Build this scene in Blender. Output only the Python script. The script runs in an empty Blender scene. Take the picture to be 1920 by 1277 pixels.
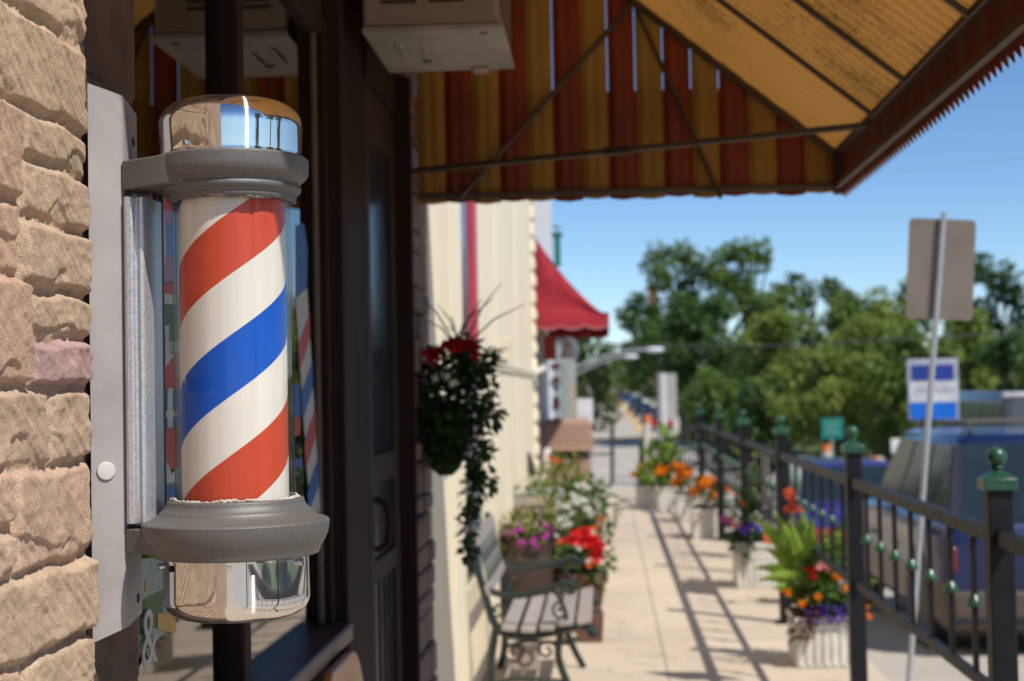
import bpy, bmesh, math, random
import numpy as np
from mathutils import Vector, Matrix, Euler
PI = math.pi
R = math.radians
scene = bpy.context.scene
col = scene.collection
rng = random.Random(7)

# ---------------------------------------------------------------- camera
H = 1.5
ROT = Matrix.Rotation(R(3.476), 3, 'Z') @ Matrix.Rotation(R(90 + 1.93), 3, 'X') @ Matrix.Rotation(R(-1.1), 3, 'Z')
FPX = 2835.0
def P(px, py, y):
    """world point at depth y seen at photo pixel (px, py)"""
    d = ROT @ Vector(((px - 960) / FPX, -(py - 638.5) / FPX, -1))
    t = y / d.y
    return Vector((d.x * t, y, H + d.z * t))
def PX(px, py, x):
    """world point on the vertical plane X = x seen at photo pixel"""
    d = ROT @ Vector(((px - 960) / FPX, -(py - 638.5) / FPX, -1))
    t = x / d.x
    return Vector((x, d.y * t, H + d.z * t))
cam_d = bpy.data.cameras.new('camera')
cam = bpy.data.objects.new('camera', cam_d); col.objects.link(cam)
cam.matrix_world = Matrix.Translation((0, 0, H)) @ ROT.to_4x4()
cam_d.sensor_width = 23.7; cam_d.lens = 35.0
cam_d.clip_start = 0.05; cam_d.clip_end = 3000
cam_d.dof.use_dof = True; cam_d.dof.focus_distance = 2.02; cam_d.dof.aperture_fstop = 3.6
cam_d.dof.aperture_blades = 0
scene.camera = cam

# ---------------------------------------------------------------- light
SUN = Vector((0.55, -0.50, 1.0)).normalized()
elev = math.asin(SUN.z)
w = bpy.data.worlds.new('World'); scene.world = w; w.use_nodes = True
nt = w.node_tree
bg = nt.nodes['Background']
sky = nt.nodes.new('ShaderNodeTexSky'); sky.sky_type = 'NISHITA'; sky.sun_disc = False
sky.sun_elevation = elev; sky.sun_rotation = math.atan2(SUN.x, SUN.y)
sky.air_density = 1.0; sky.dust_density = 0.0; sky.ozone_density = 3.0; sky.altitude = 2500
hs = nt.nodes.new('ShaderNodeHueSaturation'); hs.inputs['Saturation'].default_value = 1.14
nt.links.new(sky.outputs[0], hs.inputs['Color']); nt.links.new(hs.outputs[0], bg.inputs[0]); bg.inputs[1].default_value = 0.135
sl = bpy.data.lights.new('sun', 'SUN'); sl.energy = 5.0; sl.angle = R(0.55); sl.color = (1.0, 0.945, 0.85)
so = bpy.data.objects.new('sun', sl); col.objects.link(so)
so.rotation_euler = (-SUN).to_track_quat('-Z', 'Y').to_euler()
so.location = (4, -4, 12)
scene.view_settings.view_transform = 'Standard'; scene.view_settings.look = 'None'
scene.view_settings.gamma = 1; scene.view_settings.exposure = 0.0
scene.cycles.max_bounces = 10; scene.cycles.transparent_max_bounces = 24
scene.cycles.glossy_bounces = 6; scene.cycles.use_denoising = True
scene.cycles.sample_clamp_indirect = 6.0
scene.cycles.caustics_reflective = False; scene.cycles.caustics_refractive = False

# ---------------------------------------------------------------- materials
MATS = {}
def s2l(c):
    return tuple(((v / 255) / 12.92 if v / 255 <= 0.04045 else (((v / 255) + 0.055) / 1.055) ** 2.4) for v in c)
def newmat(name):
    m = bpy.data.materials.new(name); m.use_nodes = True
    MATS[name] = m
    return m, m.node_tree, m.node_tree.nodes['Principled BSDF']
def N(t, kind, **kw):
    n = t.nodes.new(kind)
    for k, v in kw.items(): setattr(n, k, v)
    return n
def coords(t, scale=(1, 1, 1), rot=(0, 0, 0)):
    tc = N(t, 'ShaderNodeTexCoord'); mp = N(t, 'ShaderNodeMapping')
    mp.inputs['Scale'].default_value = scale; mp.inputs['Rotation'].default_value = rot
    t.links.new(tc.outputs['Object'], mp.inputs[0]); return mp.outputs[0]
def mat(name, c, rough=.6, metal=0.0, var=.18, vs=6.0, bump=0.0, bs=60.0, spec=.5, coat=0.0, c2=None, detail=5, stretch=(1, 1, 1), rvar=.1):
    m, t, b = newmat(name)
    v = coords(t, stretch)
    n = N(t, 'ShaderNodeTexNoise'); n.inputs['Scale'].default_value = vs; n.inputs['Detail'].default_value = detail
    n.inputs['Roughness'].default_value = .62
    t.links.new(v, n.inputs[0])
    r = N(t, 'ShaderNodeValToRGB')
    r.color_ramp.elements[0].position = .3; r.color_ramp.elements[1].position = .7
    lo = c2 if c2 else tuple(x * (1 - var) for x in c); hi = c if c2 else tuple(min(1, x * (1 + var)) for x in c)
    r.color_ramp.elements[0].color = (*lo, 1); r.color_ramp.elements[1].color = (*hi, 1)
    t.links.new(n.outputs[0], r.inputs[0]); t.links.new(r.outputs[0], b.inputs['Base Color'])
    mr = N(t, 'ShaderNodeMapRange'); mr.inputs[3].default_value = max(.02, rough - rvar); mr.inputs[4].default_value = min(1, rough + rvar)
    n2 = N(t, 'ShaderNodeTexNoise'); n2.inputs['Scale'].default_value = vs * 3.1; t.links.new(v, n2.inputs[0])
    t.links.new(n2.outputs[0], mr.inputs[0]); t.links.new(mr.outputs[0], b.inputs['Roughness'])
    b.inputs['Metallic'].default_value = metal
    b.inputs['Specular IOR Level'].default_value = spec
    if coat: b.inputs['Coat Weight'].default_value = coat; b.inputs['Coat Roughness'].default_value = .06
    if bump:
        n3 = N(t, 'ShaderNodeTexNoise'); n3.inputs['Scale'].default_value = bs; n3.inputs['Detail'].default_value = 4
        t.links.new(v, n3.inputs[0])
        bp = N(t, 'ShaderNodeBump'); bp.inputs['Strength'].default_value = min(1, bump * 1.0); bp.inputs['Distance'].default_value = .004
        t.links.new(n3.outputs[0], bp.inputs['Height']); t.links.new(bp.outputs[0], b.inputs['Normal'])
    return m
def leafmat(name, dark, light, rough=.5, trans=.3):
    m, t, b = newmat(name)
    g = N(t, 'ShaderNodeNewGeometry'); r = N(t, 'ShaderNodeValToRGB')
    r.color_ramp.elements[0].color = (*dark, 1); r.color_ramp.elements[1].color = (*light, 1)
    t.links.new(g.outputs['Random Per Island'], r.inputs[0])
    t.links.new(r.outputs[0], b.inputs['Base Color']); b.inputs['Roughness'].default_value = rough
    b.inputs['Specular IOR Level'].default_value = .3
    tr = N(t, 'ShaderNodeBsdfTranslucent'); t.links.new(r.outputs[0], tr.inputs[0])
    mx = N(t, 'ShaderNodeMixShader'); mx.inputs[0].default_value = trans
    out = t.nodes['Material Output']
    t.links.new(b.outputs[0], mx.inputs[1]); t.links.new(tr.outputs[0], mx.inputs[2]); t.links.new(mx.outputs[0], out.inputs[0])
    return m
def sheetmat(name, c, trans=.45, mott=.3, sc=30, stretch=(1, 1, 1)):
    """weathered fibreglass sheet letting some light through"""
    m, t, b = newmat(name)
    v = coords(t, stretch)
    n = N(t, 'ShaderNodeTexNoise'); n.inputs['Scale'].default_value = sc; n.inputs['Detail'].default_value = 6; n.inputs['Roughness'].default_value = .75
    t.links.new(v, n.inputs[0])
    n0 = N(t, 'ShaderNodeTexNoise'); n0.inputs['Scale'].default_value = 2.2; n0.inputs['Detail'].default_value = 3
    t.links.new(coords(t), n0.inputs[0])
    ad = N(t, 'ShaderNodeMath', operation='ADD'); t.links.new(n.outputs[0], ad.inputs[0]); t.links.new(n0.outputs[0], ad.inputs[1])
    r = N(t, 'ShaderNodeValToRGB')
    r.color_ramp.elements[0].position = .72; r.color_ramp.elements[1].position = 1.28
    r.color_ramp.elements[0].color = (*[x * (1 - mott) for x in c], 1); r.color_ramp.elements[1].color = (*[min(1, x * (1 + mott)) for x in c], 1)
    t.links.new(ad.outputs[0], r.inputs[0]); t.links.new(r.outputs[0], b.inputs['Base Color']); b.inputs['Roughness'].default_value = .55
    tr = N(t, 'ShaderNodeBsdfTranslucent'); t.links.new(r.outputs[0], tr.inputs[0])
    mx = N(t, 'ShaderNodeMixShader'); mx.inputs[0].default_value = trans
    t.links.new(b.outputs[0], mx.inputs[1]); t.links.new(tr.outputs[0], mx.inputs[2]); t.links.new(mx.outputs[0], t.nodes['Material Output'].inputs[0])
    return m
def glassmat(name, tint=(.9, .95, .95), ior=1.5, gloss=(1, 1, 1), rough=0.0, dirt=0.0, edge=0.0):
    m, t, b = newmat(name); t.nodes.remove(b)
    tr = N(t, 'ShaderNodeBsdfTransparent'); tr.inputs[0].default_value = (*tint, 1)
    gl = N(t, 'ShaderNodeBsdfGlossy'); gl.inputs[0].default_value = (*gloss, 1); gl.inputs['Roughness'].default_value = rough
    lw = N(t, 'ShaderNodeLayerWeight'); lw.inputs['Blend'].default_value = .5
    f0 = ((ior - 1) / (ior + 1)) ** 2
    pw = N(t, 'ShaderNodeMath', operation='POWER'); t.links.new(lw.outputs['Facing'], pw.inputs[0]); pw.inputs[1].default_value = 4.6
    ma = N(t, 'ShaderNodeMath', operation='MULTIPLY_ADD'); t.links.new(pw.outputs[0], ma.inputs[0]); ma.inputs[1].default_value = 1 - f0; ma.inputs[2].default_value = f0
    if edge:   # the light crosses more glass where the wall of the tube is seen edge on
        pe = N(t, 'ShaderNodeMath', operation='POWER'); t.links.new(lw.outputs['Facing'], pe.inputs[0]); pe.inputs[1].default_value = 7
        me_ = N(t, 'ShaderNodeMixRGB'); t.links.new(pe.outputs[0], me_.inputs[0]); me_.inputs[1].default_value = (*tint, 1); me_.inputs[2].default_value = (edge, edge, edge * 1.02, 1)
        t.links.new(me_.outputs[0], tr.inputs[0])
    mx = N(t, 'ShaderNodeMixShader'); t.links.new(ma.outputs[0], mx.inputs[0])
    t.links.new(tr.outputs[0], mx.inputs[1]); t.links.new(gl.outputs[0], mx.inputs[2])
    last = mx
    if dirt:
        df = N(t, 'ShaderNodeBsdfDiffuse'); df.inputs[0].default_value = (.6, .58, .55, 1)
        n = N(t, 'ShaderNodeTexNoise'); n.inputs['Scale'].default_value = 26; n.inputs['Detail'].default_value = 8; n.inputs['Roughness'].default_value = .75
        t.links.new(coords(t, (1, 1, .22)), n.inputs[0])
        mr = N(t, 'ShaderNodeMapRange'); mr.inputs[1].default_value = .4; mr.inputs[2].default_value = .8; mr.inputs[3].default_value = dirt * .25; mr.inputs[4].default_value = dirt * 2.2
        t.links.new(n.outputs[0], mr.inputs[0])
        m2 = N(t, 'ShaderNodeMixShader'); t.links.new(mr.outputs[0], m2.inputs[0])
        t.links.new(mx.outputs[0], m2.inputs[1]); t.links.new(df.outputs[0], m2.inputs[2]); last = m2
    t.links.new(last.outputs[0], t.nodes['Material Output'].inputs[0])
    return m

# ---------------------------------------------------------------- mesh builder
class MB:
    def __init__(s): s.bm = bmesh.new(); s.mi = 0
    def face(s, pts):
        try:
            f = s.bm.faces.new([s.bm.verts.new(p) for p in pts]); f.material_index = s.mi; return f
        except ValueError: return None
    def box(s, c, d, rot=None, taper=1.0):
        c = Vector(c); hx, hy, hz = d[0] / 2, d[1] / 2, d[2] / 2
        M = rot.to_matrix() if isinstance(rot, Euler) else (rot if rot is not None else Matrix.Identity(3))
        vs = []
        for z in (-1, 1):
            k = taper if z > 0 else 1
            for x, y in ((-1, -1), (1, -1), (1, 1), (-1, 1)):
                vs.append(s.bm.verts.new(c + M @ Vector((x * hx * k, y * hy * k, z * hz))))
        for q in ((3, 2, 1, 0), (4, 5, 6, 7), (0, 1, 5, 4), (1, 2, 6, 5), (2, 3, 7, 6), (3, 0, 4, 7)):
            f = s.bm.faces.new([vs[i] for i in q]); f.material_index = s.mi
        return s
    def bb(s, x0, x1, y0, y1, z0, z1):
        return s.box(((x0 + x1) / 2, (y0 + y1) / 2, (z0 + z1) / 2), (abs(x1 - x0), abs(y1 - y0), abs(z1 - z0)))
    def tube(s, pts, r, seg=8, caps=True, closed=False):
        pts = [Vector(p) for p in pts]; n = len(pts)
        rr = r if isinstance(r, (list, tuple)) else [r] * n
        rings = []; prev = None
        for i, p in enumerate(pts):
            if closed: d = pts[(i + 1) % n] - pts[i - 1]
            else: d = pts[min(i + 1, n - 1)] - pts[max(i - 1, 0)]
            d.normalize()
            if prev is None:
                u = d.cross(Vector((0, 0, 1)))
                if u.length < 1e-3: u = d.cross(Vector((1, 0, 0)))
            else:
                u = prev - d * prev.dot(d)
            u.normalize(); prev = u; v = d.cross(u)
            rings.append([s.bm.verts.new(p + (u * math.cos(2 * PI * k / seg) + v * math.sin(2 * PI * k / seg)) * rr[i]) for k in range(seg)])
        m = n if closed else n - 1
        for i in range(m):
            a, b = rings[i], rings[(i + 1) % n]
            for k in range(seg):
                f = s.bm.faces.new((a[k], a[(k + 1) % seg], b[(k + 1) % seg], b[k])); f.material_index = s.mi
        if caps and not closed:
            s.bm.faces.new(rings[0][::-1]).material_index = s.mi; s.bm.faces.new(rings[-1]).material_index = s.mi
        return s
    def lathe(s, prof, c=(0, 0, 0), seg=32, capb=True, capt=True, jit=0.0):
        c = Vector(c); rings = []
        for (r, z) in prof:
            rings.append([s.bm.verts.new(c + Vector((r * math.cos(2 * PI * k / seg), r * math.sin(2 * PI * k / seg), z))) for k in range(seg)])
        for a, b in zip(rings, rings[1:]):
            for k in range(seg):
                f = s.bm.faces.new((a[k], a[(k + 1) % seg], b[(k + 1) % seg], b[k])); f.material_index = s.mi
        if capb and prof[0][0] > 1e-4: s.bm.faces.new(rings[0][::-1]).material_index = s.mi
        if capt and prof[-1][0] > 1e-4: s.bm.faces.new(rings[-1]).material_index = s.mi
        return s
    def prism(s, poly, fn, a, b):
        """poly 2-D outline, fn(u, v, t) -> point, from t=a to t=b"""
        A = [s.bm.verts.new(fn(u, v, a)) for u, v in poly]; B = [s.bm.verts.new(fn(u, v, b)) for u, v in poly]
        n = len(poly)
        s.bm.faces.new(A[::-1]).material_index = s.mi; s.bm.faces.new(B).material_index = s.mi
        for i in range(n):
            f = s.bm.faces.new((A[i], A[(i + 1) % n], B[(i + 1) % n], B[i])); f.material_index = s.mi
        return s
    def sphere(s, c, r, seg=12, sc=(1, 1, 1)):
        prof = [(max(1e-5, math.sin(PI * i / seg)) * r, -math.cos(PI * i / seg) * r) for i in range(seg + 1)]
        n0 = len(s.bm.verts)
        c = Vector(c); rings = []
        for (rr, z) in prof:
            rings.append([s.bm.verts.new(c + Vector((rr * sc[0] * math.cos(2 * PI * k / (seg + 4)), rr * sc[1] * math.sin(2 * PI * k / (seg + 4)), z * sc[2]))) for k in range(seg + 4)])
        for a, b in zip(rings, rings[1:]):
            for k in range(seg + 4):
                f = s.bm.faces.new((a[k], a[(k + 1) % (seg + 4)], b[(k + 1) % (seg + 4)], b[k])); f.material_index = s.mi
        return s
    def leaf(s, p, d, up, L, W, bend=.25):
        """one leaf: a folded rhombus from p along d"""
        d = d.normalized(); sd = d.cross(up)
        if sd.length < 1e-3: sd = d.cross(Vector((1, 0, .2)))
        sd.normalize(); nn = sd.cross(d)
        a = p; m = p + d * L * .5 + nn * L * bend * .4; e = p + d * L - nn * L * bend * .35
        l = p + d * L * .42 + sd * W * .5 + nn * L * bend * .15; r2 = p + d * L * .42 - sd * W * .5 + nn * L * bend * .15
        va, vl, vr, ve = [s.bm.verts.new(q) for q in (a, l, r2, e)]
        vm = s.bm.verts.new(m)
        for q in ((va, vm, vl), (va, vr, vm), (vl, vm, ve), (vm, vr, ve)):
            s.bm.faces.new(q).material_index = s.mi
    def cloud(s, c, rad, n, L, W, rnd, shell=.35, droop=0.0):
        c = Vector(c)
        for _ in range(n):
            d = Vector((rnd.gauss(0, 1), rnd.gauss(0, 1), rnd.gauss(0, 1))).normalized()
            k = shell + (1 - shell) * rnd.random() ** .6
            p = c + Vector((d.x * rad[0], d.y * rad[1], d.z * rad[2])) * k
            dd = (d + Vector((rnd.uniform(-.9, .9), rnd.uniform(-.9, .9), rnd.uniform(-.9, .9) - droop)))
            q = rnd.uniform(.7, 1.3)
            s.leaf(p, dd, Vector((rnd.uniform(-.5, .5), rnd.uniform(-.5, .5), 1)), L * q, W * q)
    def blossom(s, c, r, rnd, n=7):
        """a small flower head: petals round a centre"""
        c = Vector(c)
        for i in range(n):
            d = Vector((rnd.gauss(0, 1), rnd.gauss(0, 1), rnd.gauss(.3, .8))).normalized()
            s.leaf(c, d, Vector((rnd.uniform(-1, 1), rnd.uniform(-1, 1), .3)), r * rnd.uniform(.9, 1.3), r * .9, .3)
    def build(s, name, mats, parent=None, bevel=0.0, smooth=True, ang=38, loc=None, seg=2):
        me = bpy.data.meshes.new(name)
        bmesh.ops.recalc_face_normals(s.bm, faces=s.bm.faces[:]) if smooth != 'leaf' else None
        s.bm.to_mesh(me); s.bm.free()
        for m in (mats if isinstance(mats, (list, tuple)) else [mats]): me.materials.append(m)
        if smooth and smooth != 'leaf' and len(me.polygons):
            me.polygons.foreach_set('use_smooth', [True] * len(me.polygons))
            me.set_sharp_from_angle(angle=R(ang))
        o = bpy.data.objects.new(name, me); col.objects.link(o)
        if parent is not None:
            o.parent = parent; o.matrix_parent_inverse = Matrix.Identity(4)
            root = parent
            off = Vector((0, 0, 0))
            while root is not None: off += root.location; root = root.parent
            me.transform(Matrix.Translation(-off))       # parts are written in world space, the thing's empty carries the position
        if loc is not None: o.location = loc
        if bevel:
            md = o.modifiers.new('bevel', 'BEVEL'); md.width = bevel; md.segments = seg; md.limit_method = 'ANGLE'; md.angle_limit = R(40)
        return o
def tag(o, label=None, cat=None, group=None, kind=None):
    if label: o['label'] = label
    if cat: o['category'] = cat
    if group: o['group'] = group
    if kind: o['kind'] = kind
    return o
def thing(name, label, cat, loc=(0, 0, 0), group=None):
    o = bpy.data.objects.new(name, None); col.objects.link(o); o.location = loc; o.empty_display_size = .1
    return tag(o, label, cat, group)
def structure(o): o['kind'] = 'structure'; return o
def copy_tree(o, loc=None, rz=None, label=None, parent=None):
    c = o.copy(); col.objects.link(c)
    if parent is not None: c.parent = parent
    for ch in list(o.children): copy_tree(ch, parent=c)
    if loc is not None: c.location = loc
    if rz is not None: c.rotation_euler.z = rz
    if label: c['label'] = label
    return c
def textmesh(name, body, size, mtl, parent, M, extrude=.0008, align='CENTER'):
    cu = bpy.data.curves.new(name, 'FONT'); cu.body = body; cu.size = size; cu.extrude = extrude
    cu.align_x = align; cu.align_y = 'CENTER'
    cu.materials.append(mtl)
    tmp = bpy.data.objects.new(name, cu); col.objects.link(tmp)
    bpy.context.view_layer.update()
    me = bpy.data.meshes.new_from_object(tmp.evaluated_get(bpy.context.evaluated_depsgraph_get()))
    bpy.data.objects.remove(tmp); bpy.data.curves.remove(cu)
    o = bpy.data.objects.new(name, me); col.objects.link(o); o.parent = parent
    off = Vector((0, 0, 0)); root = parent
    while root is not None: off += root.location; root = root.parent
    me.transform(Matrix.Translation(-off) @ M)
    return o

# numpy value noise
def _hash(i, j, seed):
    n = (i * 374761393 + j * 668265263 + seed * 974634777) & 0xFFFFFFFF
    n = ((n ^ (n >> 13)) * 1274126177) & 0xFFFFFFFF
    return ((n ^ (n >> 16)) & 0xFFFF) / 65535.0
def vnoise(x, y, seed=0):
    xi = np.floor(x).astype(np.int64); yi = np.floor(y).astype(np.int64)
    fx = x - xi; fy = y - yi
    fx = fx * fx * fx * (fx * (fx * 6 - 15) + 10); fy = fy * fy * fy * (fy * (fy * 6 - 15) + 10)
    a = _hash(xi, yi, seed); b = _hash(xi + 1, yi, seed); c = _hash(xi, yi + 1, seed); d = _hash(xi + 1, yi + 1, seed)
    return (a * (1 - fx) + b * fx) * (1 - fy) + (c * (1 - fx) + d * fx) * fy - .5
def fbm(x, y, seed=0, o=4, g=.5):
    s = 0; a = 1.0
    for k in range(o):
        s = s + a * vnoise(x * 2 ** k + 17.3 * k, y * 2 ** k - 9.1 * k, seed + k); a *= g
    return s
def sstep(a, b, x):
    t = np.clip((x - a) / (b - a), 0, 1); return t * t * (3 - 2 * t)

# ---------------------------------------------------------------- palette
M_concrete = None
black_paint = mat('black_paint', (.011, .011, .014), .5, 0, .25, 9, .25, 90, spec=.22)
green_paint = mat('green_paint', (.014, .075, .038), .38, 0, .45, 18, .2, 60, coat=.1)
bronze = mat('bronze_paint', (.055, .035, .024), .45, 0, .3, 8, .1)
brown_wood = mat('brown_wood', (.018, .008, .0055), .75, 0, .35, 5, .3, 40, stretch=(1, 1, .15), spec=.22)
door_wood = mat('door_wood', (.03, .017, .013), .7, 0, .3, 6, .2, 40, stretch=(1, 1, .15), spec=.25)
chrome = mat('chrome', (.80, .79, .77), .03, 1.0, .02, 9, .0, rvar=.015)
def _chrome():
    # polished metal with a fine haze of turning marks that draws highlights out along the axis
    t = chrome.node_tree; b = t.nodes['Principled BSDF']
    g = N(t, 'ShaderNodeBsdfAnisotropic'); g.inputs['Color'].default_value = (.8, .79, .77, 1); g.inputs['Roughness'].default_value = .26; g.inputs['Anisotropy'].default_value = .85
    tn = N(t, 'ShaderNodeTangent', direction_type='RADIAL', axis='Z'); t.links.new(tn.outputs[0], g.inputs['Tangent'])
    mx = N(t, 'ShaderNodeMixShader'); mx.inputs[0].default_value = .17
    t.links.new(b.outputs[0], mx.inputs[1]); t.links.new(g.outputs[0], mx.inputs[2]); t.links.new(mx.outputs[0], t.nodes['Material Output'].inputs[0])
_chrome()
cast_grey = mat('cast_aluminium', (.135, .13, .127), .46, .25, .16, 300, .16, 1100, detail=3)
plate_grey = mat('grey_plate', (.345, .32, .318), .55, .0, .16, 7, .1, 400)
steel = mat('steel', (.55, .56, .58), .3, 1.0, .1, 20)
white_paint = mat('white_paint', (.78, .77, .74), .5, 0, .08, 5, .1)
cream_paint = mat('cream_paint', (.90, .785, .565), .55, 0, .07, 3, .15, 30, stretch=(1, 1, .3))
red_paint = mat('red_paint', (.42, .025, .035), .45, 0, .15, 5)
blue_paint = mat('blue_paint', (.0, .12, .55), .45, 0, .12, 5)
navy_paint = mat('navy_paint', (.01, .03, .22), .45, 0, .12, 5)
tyre = mat('tyre_rubber', (.018, .018, .018), .8, 0, .2, 20, .3, 80)
soil = mat('soil', (.03, .02, .014), .9, 0, .4, 30, .6)
# ================================================================ THE SHOP WITH THE STONE FRONT
shop = thing('barber_shop', 'stone fronted barber shop with brown window and door frames under the striped awning', 'shop', (-.7, 3.5, 0))
# --- stone wall: rough split sandstone blocks (world plane X = -0.68, along y)
ST = [ # y0, y1, z0, z1, tint
 (1.30, 1.72, 2.085, 2.20, 1), (1.725, 2.02, 2.09, 2.20, 3),
 (1.35, 1.66, 1.973, 2.085, 3), (1.66, 2.005, 1.975, 2.09, 0),
 (1.52, 2.028, 1.857, 1.973, 4),
 (1.767, 2.028, 1.796, 1.857, 4), (1.767, 2.022, 1.722, 1.796, 0), (1.45, 1.767, 1.735, 1.857, 1),
 (1.42, 1.762, 1.645, 1.735, 1), (1.762, 2.022, 1.638, 1.722, 0),
 (1.787, 2.028, 1.577, 1.638, 4), (1.787, 2.028, 1.516, 1.577, 2), (1.50, 1.787, 1.519, 1.645, 1),
 (1.40, 1.852, 1.42, 1.518, 0), (1.852, 2.025, 1.418, 1.516, 0),
 (1.40, 1.735, 1.352, 1.42, 3), (1.40, 1.735, 1.292, 1.352, 0), (1.735, 2.022, 1.295, 1.418, 3),
 (1.38, 2.024, 1.192, 1.295, 0),
 (1.30, 1.755, 1.10, 1.192, 1), (1.755, 2.026, 1.085, 1.192, 4),
 (1.30, 1.86, 1.00, 1.09, 0), (1.86, 2.02, 1.00, 1.085, 3),
 (1.30, 1.70, .88, 1.00, 4), (1.70, 2.02, .88, 1.00, 1), (1.30, 2.02, .78, .88, 0)]
TINT = [(.525, .385, .28), (.525, .355, .26), (.465, .305, .29), (.53, .37, .275), (.515, .38, .27)]
def stone_sheet(name, y0, y1, z0, z1, step, stones, x0, parent, endcap=None, sgn=1):
    ny = int((y1 - y0) / step) + 1; nz = int((z1 - z0) / step) + 1
    Y, Z = np.meshgrid(np.linspace(y0, y1, ny), np.linspace(z0, z1, nz), indexing='ij')
    wy = Y + .006 * fbm(Y * 20, Z * 26, 3, 3); wz = Z + .008 * fbm(Y * 12, Z * 16, 9, 3)
    E = np.full(Y.shape, -1.0); h = np.zeros(Y.shape); C = np.zeros(Y.shape + (3,)); C[:] = (.36, .29, .21)
    for i, (a, b, c, d, tint) in enumerate(stones):
        e = np.minimum(np.minimum(wy - a, b - wy), np.minimum(wz - c, d - wz)) - .0028
        # rounded corners
        m = (e > E) & (e > -.004)
        E = np.where(e > E, e, E)
        r = random.Random(i * 13 + 5)
        s = i * 31
        cy, cz = (a + b) / 2, (c + d) / 2; hz = (d - c) / 2
        diag = r.choice((-1, 1, 1)) * r.uniform(.5, 1.1)
        u = (Y + diag * Z * .7) * 9; v = (Z - diag * Y * .35) * 22
        big = fbm(u, v, s, 3, .55)
        ledge = sstep(-.025, .025, fbm(Y * 9 + 5 * r.random(), Z * 16, s + 7, 2) * .55 + .035 * fbm(Y * 60, Z * 60, s + 8, 2) + .26 + .30 * (Z - cz) / hz)
        strk = fbm((Y * .75 + Z) * 95, (Y - Z * .75) * 9, s + 19, 3)
        rid = 1 - np.abs(fbm(u * 1.6, v * 1.5, s + 11, 3)) * 4
        f = .0028 * big + .0046 * (ledge - .5) + .0008 * np.clip(rid, -1, 1) + r.uniform(-.003, .003) - r.uniform(.0, .035) * (Z - cz) + r.uniform(-.03, .03) * (Y - cy)
        f += .0034 * strk + .0009 * fbm(Y * 40, Z * 75, s + 3, 3) + .0007 * fbm(Y * 240, Z * 260, s + 5, 2)
        h = np.where(m, f, h)
        k = (1 + .16 * fbm(Y * 14, Z * 18, s + 2, 3))[..., None] * np.array(TINT[tint])
        C = np.where(m[..., None], k, C)
    prof = sstep(-.0015, .0085, E)
    X = x0 + prof * (h + .0) - (1 - prof) * (.0095 + .004 * fbm(Y * 120, Z * 120, 77, 2))
    if endcap is not None:
        ed = endcap + .006 * fbm(Z * 30, Z * 0 + 3, 5, 3)
        X = X - np.clip(Y - (ed - .016), 0, 1) ** 2 * 60 - np.where(Y > ed, (Y - ed) * 6, 0)
    V = np.stack([X, Y, Z], -1).reshape(-1, 3)
    idx = np.arange(ny * nz).reshape(ny, nz)
    F = np.stack([idx[:-1, :-1], idx[1:, :-1], idx[1:, 1:], idx[:-1, 1:]], -1).reshape(-1, 4)
    me = bpy.data.meshes.new(name)
    V = V - np.array(parent.location)
    me.from_pydata(V.tolist(), [], F.tolist())
    at = me.attributes.new('stone_tint', 'FLOAT_COLOR', 'POINT')
    at.data.foreach_set('color', np.concatenate([C.reshape(-1, 3), np.ones((ny * nz, 1))], 1).astype(np.float32).ravel())
    me.polygons.foreach_set('use_smooth', [True] * len(me.polygons))
    me.materials.append(MATS['sandstone'])
    o = bpy.data.objects.new(name, me); col.objects.link(o); o.parent = parent
    return o
m, t, b = newmat('sandstone')
a = N(t, 'ShaderNodeAttribute', attribute_name='stone_tint')
v = coords(t)
n1 = N(t, 'ShaderNodeTexNoise'); n1.inputs['Scale'].default_value = 520; n1.inputs['Detail'].default_value = 3; t.links.new(v, n1.inputs[0])
n2 = N(t, 'ShaderNodeTexNoise'); n2.inputs['Scale'].default_value = 45; n2.inputs['Detail'].default_value = 6; n2.inputs['Roughness'].default_value = .7; t.links.new(v, n2.inputs[0])
mr = N(t, 'ShaderNodeMapRange'); mr.inputs[1].default_value = .3; mr.inputs[2].default_value = .72; mr.inputs[3].default_value = .68; mr.inputs[4].default_value = 1.26
t.links.new(n1.outputs[0], mr.inputs[0])
mr2 = N(t, 'ShaderNodeMapRange'); mr2.inputs[1].default_value = .3; mr2.inputs[2].default_value = .7; mr2.inputs[3].default_value = .82; mr2.inputs[4].default_value = 1.15
t.links.new(n2.outputs[0], mr2.inputs[0])
mm = N(t, 'ShaderNodeMath', operation='MULTIPLY'); t.links.new(mr.outputs[0], mm.inputs[0]); t.links.new(mr2.outputs[0], mm.inputs[1])
vm = N(t, 'ShaderNodeVectorMath', operation='SCALE'); t.links.new(a.outputs['Color'], vm.inputs[0]); t.links.new(mm.outputs[0], vm.inputs['Scale'])
t.links.new(vm.outputs[0], b.inputs['Base Color']); b.inputs['Roughness'].default_value = .9; b.inputs['Specular IOR Level'].default_value = .25
bp = N(t, 'ShaderNodeBump'); bp.inputs['Strength'].default_value = .8; bp.inputs['Distance'].default_value = .0025
t.links.new(n1.outputs[0], bp.inputs['Height']); t.links.new(bp.outputs[0], b.inputs['Normal'])

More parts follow.
